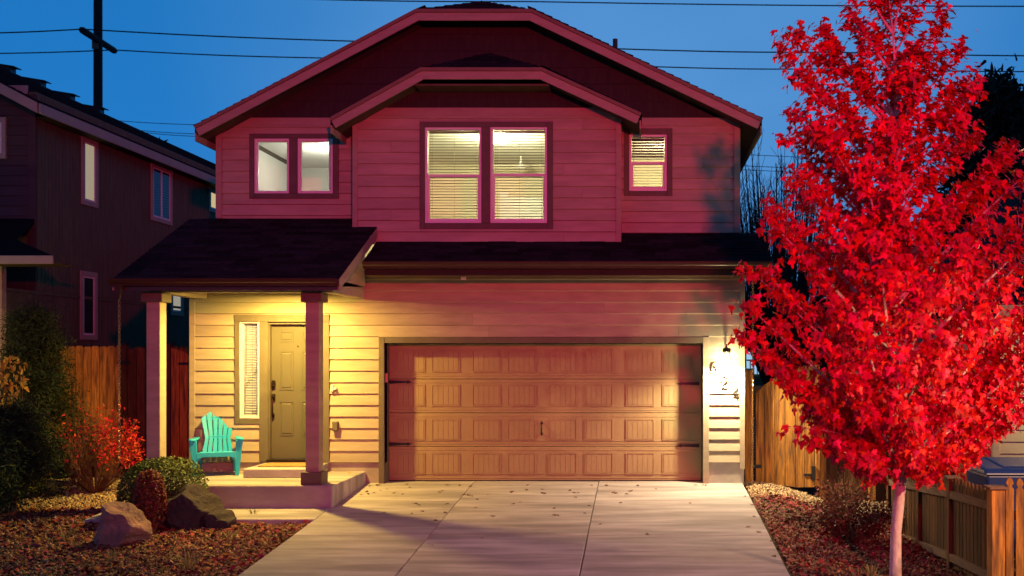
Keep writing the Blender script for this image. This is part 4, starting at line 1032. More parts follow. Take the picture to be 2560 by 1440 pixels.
part('gate_hinge', MB().box(PX(296, FY), PX(326, FY), FY - .035, FY - .001, PZ(910, FY), PZ(902, FY)), M_IRON, lg)
part('gate_hinge', MB().box(PX(296, FY), PX(326, FY), FY - .035, FY - .001, PZ(1120, FY), PZ(1112, FY)), M_IRON, lg)
lg2 = thing('fence_gate', 'reddish cedar gate with a curved top between porch post and house corner', 'gate', (-7.2, FY, 0))
part('post', MB().box(PX(415, FY), PX(427, FY), FY - .02, FY + .08, -.1, zl + .03), M_CEDARD, lg2)
part('post_cap', MB().box(PX(414, FY) - .02, PX(428, FY) + .02, FY - .04, FY + .10, zl + .031, zl + .07), M_IRON, lg2)
fence(lg2, PX(428, FY), PX(490, FY), FY, .05, zl, M_CEDAR, .14, dog=False, arch=lambda x: zl - .02 - .5 * (x - PX(428, FY)) ** 1.2 , rails=False)
part('gate_hinge', MB().box(PX(448, FY), PX(472, FY), FY - .035, FY - .019, PZ(912, FY), PZ(906, FY)), M_IRON, lg2)
bf = thing('board_fence', 'back yard fence showing over the curved gate by the house corner', 'fence', (-7.5, 4, 0))
fence(bf, -9.9, -7.0, 4.0, 0, PZ(865, 4.0), M_CEDAR, .14, rails=False)

GY_ = 0.42
rg = thing('fence_gate', 'golden cedar gate with arched top lit beside the garage corner', 'gate', (2.4, GY_, -.1))
gx0, gx1 = PX(1889, GY_), PX(2050, GY_)
part('post', MB().box(PX(1863, GY_), PX(1881, GY_), GY_ - .03, GY_ + .07, -.3, PZ(926, GY_)), M_CEDAR, rg)
arch = lambda x: PZ(985, GY_) + .47 * math.sin(min(1, max(0, (x - gx0) / (gx1 - gx0))) * math.pi * .5 + .0) ** .75
fence(rg, gx0, gx1, GY_, -.13, PZ(940, GY_), M_CEDAR, .158, dog=False, arch=arch)
for v in (968, 1165):
    part('gate_hinge', MB().box(PX(1880, GY_), PX(1903, GY_), GY_ - .035, GY_ - .012, PZ(v + 5, GY_), PZ(v - 4, GY_)), M_IRON, rg)
lxx = PX(2033, GY_)
part('gate_latch', MB().box(lxx - .03, lxx + .03, GY_ - .05, GY_ - .012, PZ(1200, GY_), PZ(1165, GY_)).box(lxx - .15, lxx - .031, GY_ - .03, GY_ - .012, PZ(1190, GY_), PZ(1184, GY_)), M_IRON, rg)
rf = thing('board_fence', 'tall cedar fence in the shade behind the red maple', 'fence', (4, GY_ + .2, -.3))
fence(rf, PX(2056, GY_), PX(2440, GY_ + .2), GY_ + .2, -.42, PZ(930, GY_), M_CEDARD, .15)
for u in (2056, 2180, 2300, 2425):
    xx = PX(u, GY_ + .1); part('post', MB().box(xx - .05, xx + .05, GY_ + .06, GY_ + .16, -.5, PZ(925, GY_)), M_CEDAR, rf)
rg2 = thing('fence_gate', 'lit golden cedar gate with black latch against the cream house', 'gate', (5.1, -.3, -.3))
ly = -.45
fence(rg2, PX(2395, ly), PX(2479, ly), ly, -.4, PZ(940, ly), M_CEDAR, .15)
lxx = PX(2432, ly); part('gate_latch', MB().box(lxx - .02, lxx + .02, ly - .05, ly - .012, PZ(1142, ly), PZ(1105, ly)).box(lxx - .13, lxx + .05, ly - .03, ly - .012, PZ(1112, ly), PZ(1108, ly)), M_IRON, rg2)

# picket fence in the foreground on the right
pf = thing('picket_fence', 'low cedar picket fence with capped posts in front of the blue bin', 'fence', (3.6, -4.5, -.38))
FX = 3.5
posts = [(9.79, 1215), (11.17, 1190), (12.4, 1178), (13.9, 1168)]
for i, (d, v) in enumerate(posts):
    y = d + CAM_Y; zt_ = CAM_Z - (v - 890) / F * d
    hw = .066 if i == 0 else .05
    p = part('post', MB().box(FX - hw, FX + hw, y - hw, y + hw, -.75, zt_ - .025), M_CEDAR if i == 0 else M_CEDARD, pf, bevel=.004)
    part('post_cap', MB().hexa([(FX - hw - .03, y - hw - .03, zt_ - .024), (FX + hw + .03, y - hw - .03, zt_ - .024), (FX + hw + .03, y + hw + .03, zt_ - .024), (FX - hw - .03, y + hw + .03, zt_ - .024)],
                               [(FX - hw - .03, y - hw - .03, zt_), (FX + hw + .03, y - hw - .03, zt_), (FX + hw + .03, y + hw + .03, zt_), (FX - hw - .03, y + hw + .03, zt_)]), M_RAIL, p, bevel=.004)
for (d0, v0), (d1, v1) in zip(posts[:-1], posts[1:]):
    y0, y1 = d0 + CAM_Y + .05, d1 + CAM_Y - .05
    t0, t1 = CAM_Z - (v0 - 890) / F * d0, CAM_Z - (v1 - 890) / F * d1
    for dz in (.16, .86):
        part('rail', MB().hexa([(FX - .045, y0, t0 - dz - .085), (FX - .012, y0, t0 - dz - .085), (FX - .012, y1, t1 - dz - .085), (FX - .045, y1, t1 - dz - .085)],
                               [(FX - .045, y0, t0 - dz), (FX - .012, y0, t0 - dz), (FX - .012, y1, t1 - dz), (FX - .045, y1, t1 - dz)]), M_RAIL, pf)
    n = int((y1 - y0) / .112)
    for i in range(n):
        ya = y0 + (y1 - y0) * i / n + .004; yb2 = ya + .098; zt_ = t0 + (t1 - t0) * (i + .5) / n - .02 + random.uniform(-.008, .008)
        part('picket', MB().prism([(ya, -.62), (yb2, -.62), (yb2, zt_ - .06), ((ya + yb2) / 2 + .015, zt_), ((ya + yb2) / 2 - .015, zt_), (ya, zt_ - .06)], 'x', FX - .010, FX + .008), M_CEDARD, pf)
def picket(x, y, z0, z1, w=.075):
    out = [(0, z0), (w, z0), (w, z1 - .115), (w * .78, z1 - .095), (w * .78, z1 - .085), (w * .98, z1 - .06), (w * .8, z1 - .02), (w * .5, z1), (w * .2, z1 - .02), (w * .02, z1 - .06), (w * .22, z1 - .085), (w * .22, z1 - .095), (0, z1 - .115)]
    return MB().prism([(x + a, b2) for a, b2 in out], 'y', y - .009, y + .009)
py = posts[0][0] + CAM_Y
x = FX + .09
while x < 5.2:
    part('picket', picket(x, py - .02, -.62, PZ(1193, py) + random.uniform(-.006, .006)), M_CEDAR, pf); x += .098
for dz in (.25, .85):
    part('rail', MB().box(FX + .07, 5.2, py - .0, py + .035, .70 - dz - .085, .70 - dz), M_CEDARD, pf)
# blue bin
bx, by = 4.35, -3.6
bn = thing('recycling_bin', 'blue plastic wheeled bin with lid lit from above behind the picket fence', 'bin', (bx, by, -.40))
zt_ = .66
part('bin_body', MB().hexa([(bx - .24, by - .30, -.34), (bx + .32, by - .30, -.34), (bx + .32, by + .28, -.34), (bx - .24, by + .28, -.34)],
                           [(bx - .34, by - .38, zt_ - .06), (bx + .40, by - .38, zt_ - .06), (bx + .40, by + .38, zt_ - .06), (bx - .34, by + .38, zt_ - .06)]), M_BIN, bn, bevel=.03, seg=2)
lid = part('bin_lid', MB().hexa([(bx - .39, by - .45, zt_ - .058), (bx + .45, by - .45, zt_ - .058), (bx + .45, by + .42, zt_ - .058), (bx - .39, by + .42, zt_ - .058)],
                          [(bx - .36, by - .40, zt_ + .01), (bx + .42, by - .40, zt_ + .01), (bx + .40, by + .36, zt_ + .07), (bx - .34, by + .36, zt_ + .07)]), M_BIN, bn, bevel=.025, seg=2)
part('lid_panel', MB().hexa([(bx - .14, by - .34, zt_ + .012), (bx + .36, by - .34, zt_ + .012), (bx + .36, by + .3, zt_ + .062), (bx - .14, by + .3, zt_ + .062)],
                            [(bx - .12, by - .32, zt_ + .03), (bx + .34, by - .32, zt_ + .03), (bx + .34, by + .28, zt_ + .08), (bx - .12, by + .28, zt_ + .08)]), M_BIN, lid, bevel=.008)
for s in (-1, 1):
    part('wheel', MB().tube([(bx + s * .26, by + .34, -.30), (bx + s * .26 + .05, by + .34, -.30)], .10, 14), M_IRON, bn)

# ------------------------------------------------------------------ utility pole and lines
d_ = 30.0
px_ = PX(245, d_)
up = thing('utility_pole', 'dark wooden utility pole rising behind the left house', 'utility pole', (px_, d_, 0))
part('pole', MB().tube([(px_, d_, -1), (px_, d_, PZ(-60, d_))], [.22, .185], 12), M_POLE, up, smooth=True)
A = (PX(205, d_ - 2.2), d_ - 2.2, PZ(75, d_ - 2.2)); B = (PX(286, d_ + 2.2), d_ + 2.2, PZ(127, d_ + 2.2))
part('crossarm', MB().tube([A, B], .15, 6), M_POLE, up)
part('arm_plate', MB().box(px_ - .14, px_ + .14, d_ - .26, d_ - .2, PZ(126, d_), PZ(101, d_)), M_RAIL, up)
def wire(pts, label, r=.030):
    P = []
    for (u0, v0, a), (u1, v1, b2) in zip(pts[:-1], pts[1:]):
        for i in range(8):
            t = i / 8; u = u0 + (u1 - u0) * t; y = a + (b2 - a) * t; v = v0 + (v1 - v0) * t + 3 * math.sin(math.pi * t)
            P.append((PX(u, y), y, PZ(v, y)))
    u, v, y = pts[-1]; P.append((PX(u, y), y, PZ(v, y)))
    tag(part('power_line', MB().tube(P, r, 5), M_WIRE, None), label, 'power line', 'power lines')
wire([(-150, 84, 27), (205, 73, 27.8), (880, 103, 28), (1540, 122, 28), (2100, 131, 28), (2800, 140, 28)], 'upper of the two power lines fixed to the pole crossarm')
wire([(-150, 134, 32), (285, 125, 32.2), (800, 145, 32), (1640, 167, 32), (2100, 172, 32), (2800, 179, 32)], 'lower of the two power lines fixed to the pole crossarm')
wire([(700, -4, 30), (1320, 4, 30), (2560, 16, 30), (2800, 18, 30)], 'highest power line crossing above the roof peak and maple top')
wire([(200, 293, 34), (490, 312, 34), (1850, 386, 34), (2800, 420, 34)], 'topmost of the three thin low lines beside the left eave', .016)
wire([(250, 315, 34), (490, 335, 34), (1850, 414, 34), (2800, 450, 34)], 'middle of the three thin low lines beside the left eave', .016)
wire([(300, 323, 34.5), (490, 341, 34.5), (1850, 424, 34.5), (2800, 460, 34.5)], 'lowest of the three thin low lines beside the left eave', .016)

# ------------------------------------------------------------------ plants
MAPLE = [(0, -.05), (.10, .02), (.34, -.12), (.30, .06), (.52, .20), (.36, .27), (.40, .42), (.20, .38), (.16, .52), (.13, .80), (0, 1.0)]
MAPLE = MAPLE + [(-x, y) for x, y in MAPLE[-2:0:-1]]
def leaf_template(size, simple=False):
    if simple: pts = [(0, 0), (.34, -.1), (.5, .22), (.2, .42), (0, 1.0), (-.2, .42), (-.5, .22), (-.34, -.1)]
    else: pts = MAPLE
    V = [(0, .3, .0)] + [(x, y, -.22 * abs(x) - .10 * (y - .3) ** 2) for x, y in pts]
    n = len(pts)
    return np.array(V) * size, [(0, 1 + i, 1 + (i + 1) % n) for i in range(n)]
def scatter(name, tmpl, faces, pos, nrm, mt, parent, smin=.7, smax=1.2, rng=RNG):
    n = len(pos); Rm = basis(nrm, rng.uniform(0, 2 * np.pi, n)); s = rng.uniform(smin, smax, n)
    V = np.einsum('nij,kj->nki', Rm, tmpl) * s[:, None, None] + pos[:, None, :]
    return np_mesh(name, V, faces, mt, parent), Rm, s

# --- red maple
tx, ty = 2.57, -5.5
maple = thing('maple_tree', 'bright red autumn maple with pale trunk right of the driveway', 'tree', (tx, ty, gz(tx, ty)))
def lead(z):                                                   # the leader bends a little
    t = (z - .8) / 5.0
    return Vector((tx + .02 - .10 * t + .05 * math.sin(z * 1.7), ty + .04 * math.sin(z * 2.1), z))
g0 = gz(tx, ty)
part('trunk', MB().tube([(tx, ty, g0 - .15), (tx - .005, ty, g0 + .02), (tx, ty, .2), tuple(lead(.8)), tuple(lead(1.0))], [.095, .062, .053, .056, .045], 12), M_BARK, maple, smooth=True)
zs = [1.0 + i * .3 for i in range(17)]
part('leader', MB().tube([tuple(lead(zz)) for zz in zs], [max(.005, .034 * (1 - i / 17) ** .7) for i in range(17)], 7), M_BARK, maple, smooth=True)
tips = [(2110,10,0),(2150,-60,.1),(2210,-50,0.1),(2260,-70,-.1),(2300,5,0),(2370,30,.2),(2150,90,-.3),(2040,70,.1),(1990,75,.2),(1945,125,.2),(2400,120,0),(2450,190,.2),(2440,230,-.2),(2000,190,-.2),
 (2000,290,0),(2060,330,-.5),(1985,285,.3),(2400,300,-.4),(2440,330,.3),(1975,345,.2),(2000,430,-.2),(1920,510,.1),(1915,545,-.3),(1980,470,.4),(2540,360,.5),(2560,440,.2),
 (2620,500,0),(2500,400,.4),(2580,620,.4),(2620,560,-.2),(1880,680,.2),(1920,690,0),(1865,760,-.1),(1850,835,0),(1890,880,.3),(1950,920,-.3),(2040,665,.1),(2100,650,.6),
 (2540,700,-.3),(2620,800,.1),(2570,900,.3),(2540,980,0),(1990,960,-.2),(2060,1010,-.4),(2040,1100,-.3),(2110,1130,-.6),(2180,1150,-.7),(2280,1140,-.8),
 (2380,1150,-.4),(2420,1130,-.2),(2440,1070,.2),(2490,1010,.1),(2200,600,-1.2),(2300,700,-1.3),(2150,800,-1.2),(2250,900,-1.3),(2350,850,-1.1),(2100,550,-1.0),(2250,450,-1.),(2200,300,-.8),
 (2280,200,-.6),(2150,400,-.9),(2350,500,-.9),(2420,620,-.9),(2050,850,-.9),(2120,950,-1),(2400,1000,-.8),(2300,1050,-1),(2200,500,1.0),(2300,650,1.1),(2150,750,1.2),(2100,900,1.),(2350,950,1.1),
 (2400,750,1.2),(2250,350,.9),(2230,150,.6),(2050,600,.9),(2450,850,.9),(2250,1000,1.2),(2160,200,.2),(2300,330,.3),(2480,560,-.5),(2500,780,-.7),(2050,480,.2),(2080,240,.1),(2330,130,-.1),(2130,1040,.3),(2220,720,-.3),(2330,600,-.2),
 (2000,1000,.2),(2035,1050,.1),(2070,1120,-.2),(2500,1080,.3),(2450,1125,-.1),(2560,1030,.4),(2150,1165,-.3),(2330,1165,-.4),(2560,880,.5),(2590,950,.3),(2500,940,.1),(2620,860,-.1),(2580,780,.6),(2610,720,.3),(2540,830,.2),(2560,930,.6),(2600,1000,.1),(2420,900,.2),(2250,820,.4),(2120,820,.2),(2180,930,-.5),(2320,880,-.5),(2080,760,-.4),(2400,680,-.2),(2260,560,.3),(2180,480,-.4),(2330,420,.1),(2120,300,.3),(2260,260,.2),(2200,90,.2),(2280,110,-.3),(2080,130,.3),(2400,200,.3)]
LP, LN = [], []
rg_ = np.random.default_rng(11)
crown_c = Vector((tx, ty, 2.9))
def twig_leaves(p, q, n, spread):
    for _ in range(n):
        t = rg_.uniform(0, 1.05); b2 = p.lerp(q, t)
        o = rg_.normal(size=3) * spread
        pos = np.array(b2) + o
        out = np.array(b2 - crown_c); out[2] *= .3; out /= (np.linalg.norm(out) + 1e-6)
        LP.append(pos); LN.append(out * .75 + np.array([-.12, -.42, .40]) + rg_.normal(size=3) * .55)
br_all = []
for (u, v, dy) in tips:
    y = ty + dy; E = Vector((PX(u, y), y, PZ(v, y)))
    hor = math.hypot(E.x - tx, E.y - ty)
    hs = min(max(E.z - .35 - hor * .75, .78), 5.2)
    S = lead(hs)
    ctrl = S.lerp(E, .5) + Vector((0, 0, -.10 + .10 * hor)) + (E - S).cross(Vector((0, 0, 1))) * random.uniform(-.08, .08)
    pts = [S * (1 - t) ** 2 + ctrl * 2 * t * (1 - t) + E * t * t for t in [i / 7 for i in range(8)]]
    ln = (E - S).length
    r0 = .010 + .008 * ln
    br_all.append((pts, [r0 * (1 - i / 7) + .0025 for i in range(8)]))
    k = max(4, int(ln * 5.2))
    for j in range(k):
        t = .30 + .70 * (j + random.random()) / k
        i0 = min(int(t * 7), 6); P = pts[i0].lerp(pts[i0 + 1], t * 7 - i0)
        dirn = (pts[min(i0 + 1, 7)] - pts[i0]).normalized()
        side = Vector(rg_.normal(size=3)); side = (side - dirn * side.dot(dirn)).normalized()
        tl = random.uniform(.12, .27) * (1.12 - .5 * t)
        Q = P + (dirn * .6 + side * .8 + Vector((0, 0, .12))) * tl
        br_all.append(([P, P.lerp(Q, .5) + Vector((0, 0, .015)), Q], [.0045, .003, .002]))
        twig_leaves(P, Q, 25 if v > 420 else 34, .05)
    twig_leaves(pts[5], pts[7], 26, .05)
limbs = [b2 for b2 in br_all if len(b2[0]) > 3]
for pts, rr in limbs:
    part('branch', MB().tube([tuple(p) for p in pts], rr, 5), M_BARK, maple)
mb = MB()
for pts, rr in br_all:
    if len(pts) == 3: mb.tube([tuple(p) for p in pts], rr, 3, False)
kind(part('twigs', mb, M_BARK, maple), 'stuff')
# a low sprig hanging on the left
S = lead(.9); E = Vector((PX(1965, ty - .4), ty - .4, PZ(1068, ty - .4)))
pts = [S.lerp(E, t) + Vector((0, 0, .10 * math.sin(math.pi * t))) for t in [i / 7 for i in range(8)]]
part('branch', MB().tube([tuple(p) for p in pts], [.009 - .001 * i for i in range(8)], 5), M_BARK, maple)
for q in (pts[3], pts[5], pts[6], pts[7]): twig_leaves(q, q + Vector((-.05, -.02, -.03)), 7, .035)
LP = np.array(LP); LN = np.array(LN)
tmpl, lf_faces = leaf_template(.086)
tmpl = tmpl - np.array([0, .03, 0])
d = np.array([0, CAM_Y, CAM_Z]) - LP; dist = np.linalg.norm(d, axis=1)
# leaves hang with their tips down: local y points down the blade
nn = LN / np.linalg.norm(LN, axis=1)[:, None]
down = np.array([[0, 0, -1.0]]) + rg_.normal(size=LN.shape) * .45
yv = down - nn * (down * nn).sum(1)[:, None]; yv /= np.linalg.norm(yv, axis=1)[:, None]
xv = np.cross(yv, nn); RM = np.stack([xv, yv, nn], 2)
S_ = rg_.uniform(.62, 1.22, len(LP))
show = np.abs((nn * d).sum(1) / dist) * S_ ** 2 / dist ** 2
front = dist < np.quantile(dist, .25)
order = np.argsort(-(show * (front + .05))); pick = set(order[:300].tolist())
rest = np.array([i for i in range(len(LP)) if i not in pick])
V = np.einsum('nij,kj->nki', RM[rest], tmpl) * S_[rest][:, None, None] + LP[rest][:, None, :]
kind(np_mesh('foliage', V, lf_faces, M_MAPLE, maple), 'stuff')
leaf_me = bpy.data.meshes.new('leaf'); leaf_me.from_pydata(tmpl.tolist(), [], lf_faces); leaf_me.materials.append(M_MAPLE)
base = Vector((tx, ty, g0))
for i in sorted(pick):
    o = link('leaf', leaf_me, maple)
    m4 = Matrix(RM[i].tolist()).to_4x4(); m4.translation = Vector(LP[i]) - base
    o.matrix_basis = m4 @ Matrix.Scale(float(S_[i]), 4)
print('maple leaves', len(LP))

# --- generic leafy clump
def quad(sx, sy): return np.array([(-sx * .5, 0, 0), (0, -sy * .15, sx * .1), (sx * .5, 0, 0), (sx * .32, sy * .6, -.02 * sy), (0, sy, -.05 * sy), (-sx * .32, sy * .6, -.02 * sy)]), [(0, 1, 2, 3, 4, 5)]
def clump_points(n, c, rad, rng, fill=.25, lumps=9, seed=1, bottom=-.75):
    r2 = np.random.default_rng(seed); dirs = r2.normal(size=(lumps, 3)); dirs /= np.linalg.norm(dirs, axis=1)[:, None]; amp = r2.uniform(-.16, .20, lumps)
    v = rng.normal(size=(n * 2, 3)); v /= np.linalg.norm(v, axis=1)[:, None]; v = v[v[:, 2] > bottom][:n]
    k = 1 + (np.exp(-6 * (1 - v @ dirs.T)) * amp).sum(1)
    r = k * (1 - fill * rng.uniform(0, 1, len(v)) ** 2)
    return np.array(c) + v * r[:, None] * np.array(rad), v
def bush(name, label, cat, c, rad, n, leaf, mt, seed=1, stems=True, up=.3, fill=.35, twig=M_TWIG):
    t = thing(name, label, cat, (c[0], c[1], gz(c[0], c[1])))
    rng = np.random.default_rng(seed)
    p, v = clump_points(n, c, rad, rng, fill, 14, seed)
    tm, fc = quad(*leaf)
    nr_ = v * .8 + rng.normal(size=v.shape) * .55 + np.array([0, 0, up])
    o, _, _ = scatter('foliage', tm, fc, p, nr_, mt, t, .7, 1.3, rng); o['kind'] = 'stuff'
    if stems:
        mb = MB(); r_ = random.Random(seed)
        for i in range(14):
            a = r_.uniform(0, 6.28); q = (c[0] + math.cos(a) * rad[0] * .6, c[1] + math.sin(a) * rad[1] * .6, c[2] + r_.uniform(0, .5) * rad[2])
            b0 = (c[0] + math.cos(a) * .06, c[1] + math.sin(a) * .06, gz(c[0], c[1]) - .02)
            mb.tube([b0, ((b0[0] + q[0]) / 2, (b0[1] + q[1]) / 2, (b0[2] + q[2]) / 2 + .05), q], [.012, .009, .004], 4, False)
        part('stems', mb, twig, t)
    return t
# boxwood, barberry
cx, cy_ = PX(403, -2.1), -2.1
bush('boxwood_shrub', 'rounded green boxwood shrub beside the porch and boulders', 'shrub', (cx, cy_, .19), (.52, .48, .42), 9000, (.022, .030), M_BOX, 3)
bx_, by_ = PX(376, -2.85), -2.85
bush('barberry_shrub', 'small dark red barberry in front of the boxwood shrub', 'shrub', (bx_, by_, .13), (.19, .19, .40), 3000, (.022, .028), M_BARB, 5)
# conifer on the left
def conifer(label, x, y, h, rad, n, mt, seed, name='conifer', leaf=(.05, .11), zb=None, narrow=1.0, floor_=.03):
    zb = gz(x, y) if zb is None else zb
    t = thing(name, label, 'tree', (x, y, zb)); rng = np.random.default_rng(seed)
    part('trunk', MB().tube([(x, y, zb - .1), (x, y, zb + h * .5), (x, y, zb + h * .97)], [.05 * h / 3, .03 * h / 3, .008], 6), M_TWIG, t)
    nb_ = int(h * 26)
    ps, ns = [], []
    mb = MB()
    for i in range(nb_):
        hz_ = floor_ + (.97 - floor_) * (i / nb_) ** .9; a = rng.uniform(0, 2 * np.pi)
        rl = rad * (1 - hz_) ** .75 * rng.uniform(.7, 1.12) * narrow + .05
        S0 = np.array([x, y, zb + hz_ * h]); D = np.array([math.cos(a), math.sin(a), rng.uniform(.15, .75)])
        E0 = S0 + D * rl
        mb.tube([tuple(S0), tuple((S0 + E0) / 2 - np.array([0, 0, .03])), tuple(E0)], [.010, .006, .002], 3, False)
        m_ = max(8, int(n / nb_))
        tt = rng.uniform(.25, 1.05, m_)
        p = S0 + (E0 - S0) * tt[:, None] + rng.normal(size=(m_, 3)) * (.05 + .06 * rad)
        ps.append(p); ns.append(np.tile(D * .4, (m_, 1)) + rng.normal(size=(m_, 3)) * .8)
    part('branches', mb, M_TWIG, t)['kind'] = 'stuff'
    tm, fc = quad(*leaf)
    o, _, _ = scatter('foliage', tm, fc, np.concatenate(ps), np.concatenate(ns), mt, t, .6, 1.3, rng); o['kind'] = 'stuff'
    return t
conifer('bushy dark green conifer at the left edge before the brown house', PX(88, -.5), -.5, 2.72, .86, 34000, M_CONIF, 21, 'conifer_shrub', (.013, .060))
conifer('dark spreading juniper at the bottom of the left edge', PX(38, -1.9), -1.9, 1.45, .78, 20000, M_CONIF, 22, 'juniper_shrub', (.013, .060))
# burning bush: many fine stems, red leaves on its right side
hx_, hy_ = PX(238, -.55), -.55
bb = thing('burning_bush', 'twiggy burning bush with red leaves on its right side', 'shrub', (hx_, hy_, gz(hx_, hy_)))
mb = MB(); P_, N_ = [], []; rr = random.Random(4); rngb = np.random.default_rng(4)
for i in range(125):
    a = rr.uniform(0, 6.28); sp = rr.uniform(.12, .64); h = rr.uniform(.8, 1.42) * (1 - .25 * (sp / .64) ** 2)
    b0 = Vector((hx_ + math.cos(a) * .05, hy_ + math.sin(a) * .05, gz(hx_, hy_) - .02))
    E0 = Vector((hx_ + math.cos(a) * sp, hy_ + math.sin(a) * sp * .8, gz(hx_, hy_) + h))
    M1 = b0.lerp(E0, .35) + Vector((math.cos(a), math.sin(a), 0)) * sp * .22
    M2 = b0.lerp(E0, .7) + Vector((rr.uniform(-.05, .05), rr.uniform(-.05, .05), 0)) + Vector((math.cos(a), math.sin(a), 0)) * sp * .12
    mb.tube([b0, M1, M2, E0], [.011 if i < 24 else .005, .007 if i < 24 else .004, .003, .0018], 4, False)
    for k in range(4):
        q = M1.lerp(M2, rr.random()); e2 = q + Vector((rr.uniform(-.13, .13), rr.uniform(-.1, .1), rr.uniform(.1, .3)))
        mb.tube([q, e2], [.003, .0015], 3, False)
    xr_ = math.cos(a) * sp / .6
    for q in [M2.lerp(E0, rr.random()) for _ in range(int(4 + 46 * max(0, xr_ - .05)))]:
        P_.append(np.array(q) + rngb.normal(size=3) * .05 + np.array([0, 0, -.25 * max(0, xr_) * rr.random()])); N_.append(rngb.normal(size=3) + np.array([0, -.5, .4]))
part('stems', mb, M_TWIG, bb)
tm, fc = quad(.024, .042)
o, _, _ = scatter('foliage', tm, fc, np.array(P_), np.array(N_), M_RLEAF, bb, .7, 1.3); o['kind'] = 'stuff'
# low greenery under it and a yellow perennial at the frame's edge
bush('low_shrub', 'low yellow-green shrub on the lit gravel by the dark conifer', 'shrub', (PX(66, -.85), -.85, .08), (.22, .2, .16), 900, (.02, .05), mat('yellow_green_leaf', (.20, .20, .04), .6, .2, 14, bump=0, island=.4, trans=.15), 31)
bush('low_shrub', 'dark green leafy clump behind the twiggy burning bush', 'shrub', (PX(195, .1), .1, .36), (.42, .25, .40), 2500, (.04, .06), M_BOX, 33)
yb_ = thing('yellow_perennial', 'tall plant with drooping yellow leaves at the left edge', 'plant', (PX(25, -1.4), -1.4, gz(-8.9, -1.4)))
mb = MB(); P_, N_ = [], []
for i in range(12):
    x0 = PX(25, -1.4) + rr.uniform(-.2, .18); y0 = -1.4 + rr.uniform(-.15, .15); x1 = x0 + rr.uniform(-.1, .12)
    z1 = PZ(rr.uniform(885, 1010), -1.4)
    mb.tube([(x0, y0, gz(x0, y0) - .02), ((x0 + x1) / 2 + .02, y0, (z1 + gz(x0, y0)) / 2), (x1, y0, z1)], [.007, .005, .003], 4, False)
    for k in range(12):
        P_.append(np.array([x1 + rr.uniform(-.07, .07), y0 + rr.uniform(-.07, .07), z1 - rr.uniform(-.02, .35)])); N_.append(np.array([rr.uniform(-1, 1), -1, rr.uniform(-.3, .6)]))
part('stems', mb, M_TWIG, yb_)
tm, fc = quad(.045, .085)
scatter('foliage', tm, fc, np.array(P_), np.array(N_), M_YEL, yb_, .6, 1.2)[0]['kind'] = 'stuff'
# shrubs on the right bed
def twiggy(label, x, y, rad, h, mt, seed, n=500, lf_=(.024, .036)):
    t = thing('barberry_shrub', label, 'shrub', (x, y, gz(x, y))); r_ = random.Random(seed); rng = np.random.default_rng(seed)
    mb = MB(); P_, N_ = [], []
    for i in range(110):
        a = r_.uniform(0, 6.28); sp = rad * math.sqrt(r_.random()); hh = h * r_.uniform(.55, 1.05) * (1 - .4 * (sp / rad) ** 2)
        b0 = Vector((x + math.cos(a) * sp * .3, y + math.sin(a) * sp * .3, gz(x, y) - .02)); E0 = Vector((x + math.cos(a) * sp, y + math.sin(a) * sp, gz(x, y) + hh))
        M1 = b0.lerp(E0, .6) + Vector((0, 0, .12 * h)); mb.tube([b0, M1, E0], [.006, .004, .0015], 3, False)
        for k in range(max(1, n // 110)):
            q = b0.lerp(E0, r_.uniform(.3, 1)); P_.append(np.array(q) + rng.normal(size=3) * .045); N_.append(rng.normal(size=3) + np.array([0, -.4, .5]))
    part('stems', mb, M_TWIG, t)
    tm, fc = quad(*lf_)
    scatter('foliage', tm, fc, np.array(P_), np.array(N_), mt, t, .7, 1.3, rng)[0]['kind'] = 'stuff'
twiggy('sprawling dark red barberry left of the pale maple trunk', PX(2130, -2.9), -2.9, .62, .62, M_BARB, 41, 2000)
twiggy('thin reddish shrub against the shaded fence behind the maple', PX(2105, -.9), -.9, .5, .62, M_BARB, 42, 600)
twiggy('brown bare-looking shrub between maple trunk and picket fence', PX(2275, -2.2), -2.2, .34, .5, mat('brown_dry_leaf', (.17, .09, .04), .7, .2, 14, bump=0, island=.5), 43, 700)
def tuft(label, x, y, n, h, sp, seed, mt=M_GRASS):
    r_ = random.Random(seed); vs = MB(); z0 = gz(x, y) - .01
    for i in range(n):
        a = r_.uniform(0, 6.28); d = r_.random() ** .6 * sp; hh = h * r_.uniform(.5, 1); w = r_.uniform(.0025, .0045)
        b0 = (x + math.cos(a) * .03, y + math.sin(a) * .03); e_ = (x + math.cos(a) * d, y + math.sin(a) * d); px, py_ = -math.sin(a) * w, math.cos(a) * w
        m_ = ((b0[0] * .5 + e_[0] * .5), (b0[1] * .5 + e_[1] * .5))
        vs.add([(b0[0] - px, b0[1] - py_, z0), (b0[0] + px, b0[1] + py_, z0), (m_[0] + px * .8, m_[1] + py_ * .8, z0 + hh * .72), (m_[0] - px * .8, m_[1] - py_ * .8, z0 + hh * .72), (e_[0], e_[1], z0 + hh * (1 - .35 * d / sp))], [(0, 1, 2, 3), (3, 2, 4)])
    o = part('grass_tuft', vs, mt, None); tag(o, label, 'grass tuft'); return o
def gp(u, v):                                                  # ground point seen at (u, v)
    dd = 3.118 / ((v - 890) / F + .0715); y = dd + CAM_Y
    return PX(u, y), y
tuft('spiky dry grass tuft in the leaf litter left of the driveway', *gp(472, 1418), 46, .30, .30, 51)
tuft('pale dry grass tuft right of and below the pink boulder', *gp(282, 1400), 26, .20, .12, 52)
tuft('green-tinged grass tuft left of the pink boulder', *gp(165, 1345), 34, .19, .2, 53)
tuft('small dark grass tuft at the end of the front path', *gp(632, 1290), 16, .18, .16, 54, mat('green_grass_blade', (.08, .11, .03), .7, .2, 14, bump=0, island=.4))
tuft('dry grass tuft in front of the picket fence corner', PX(2180, -5.0), -5.0, 40, .22, .22, 55)
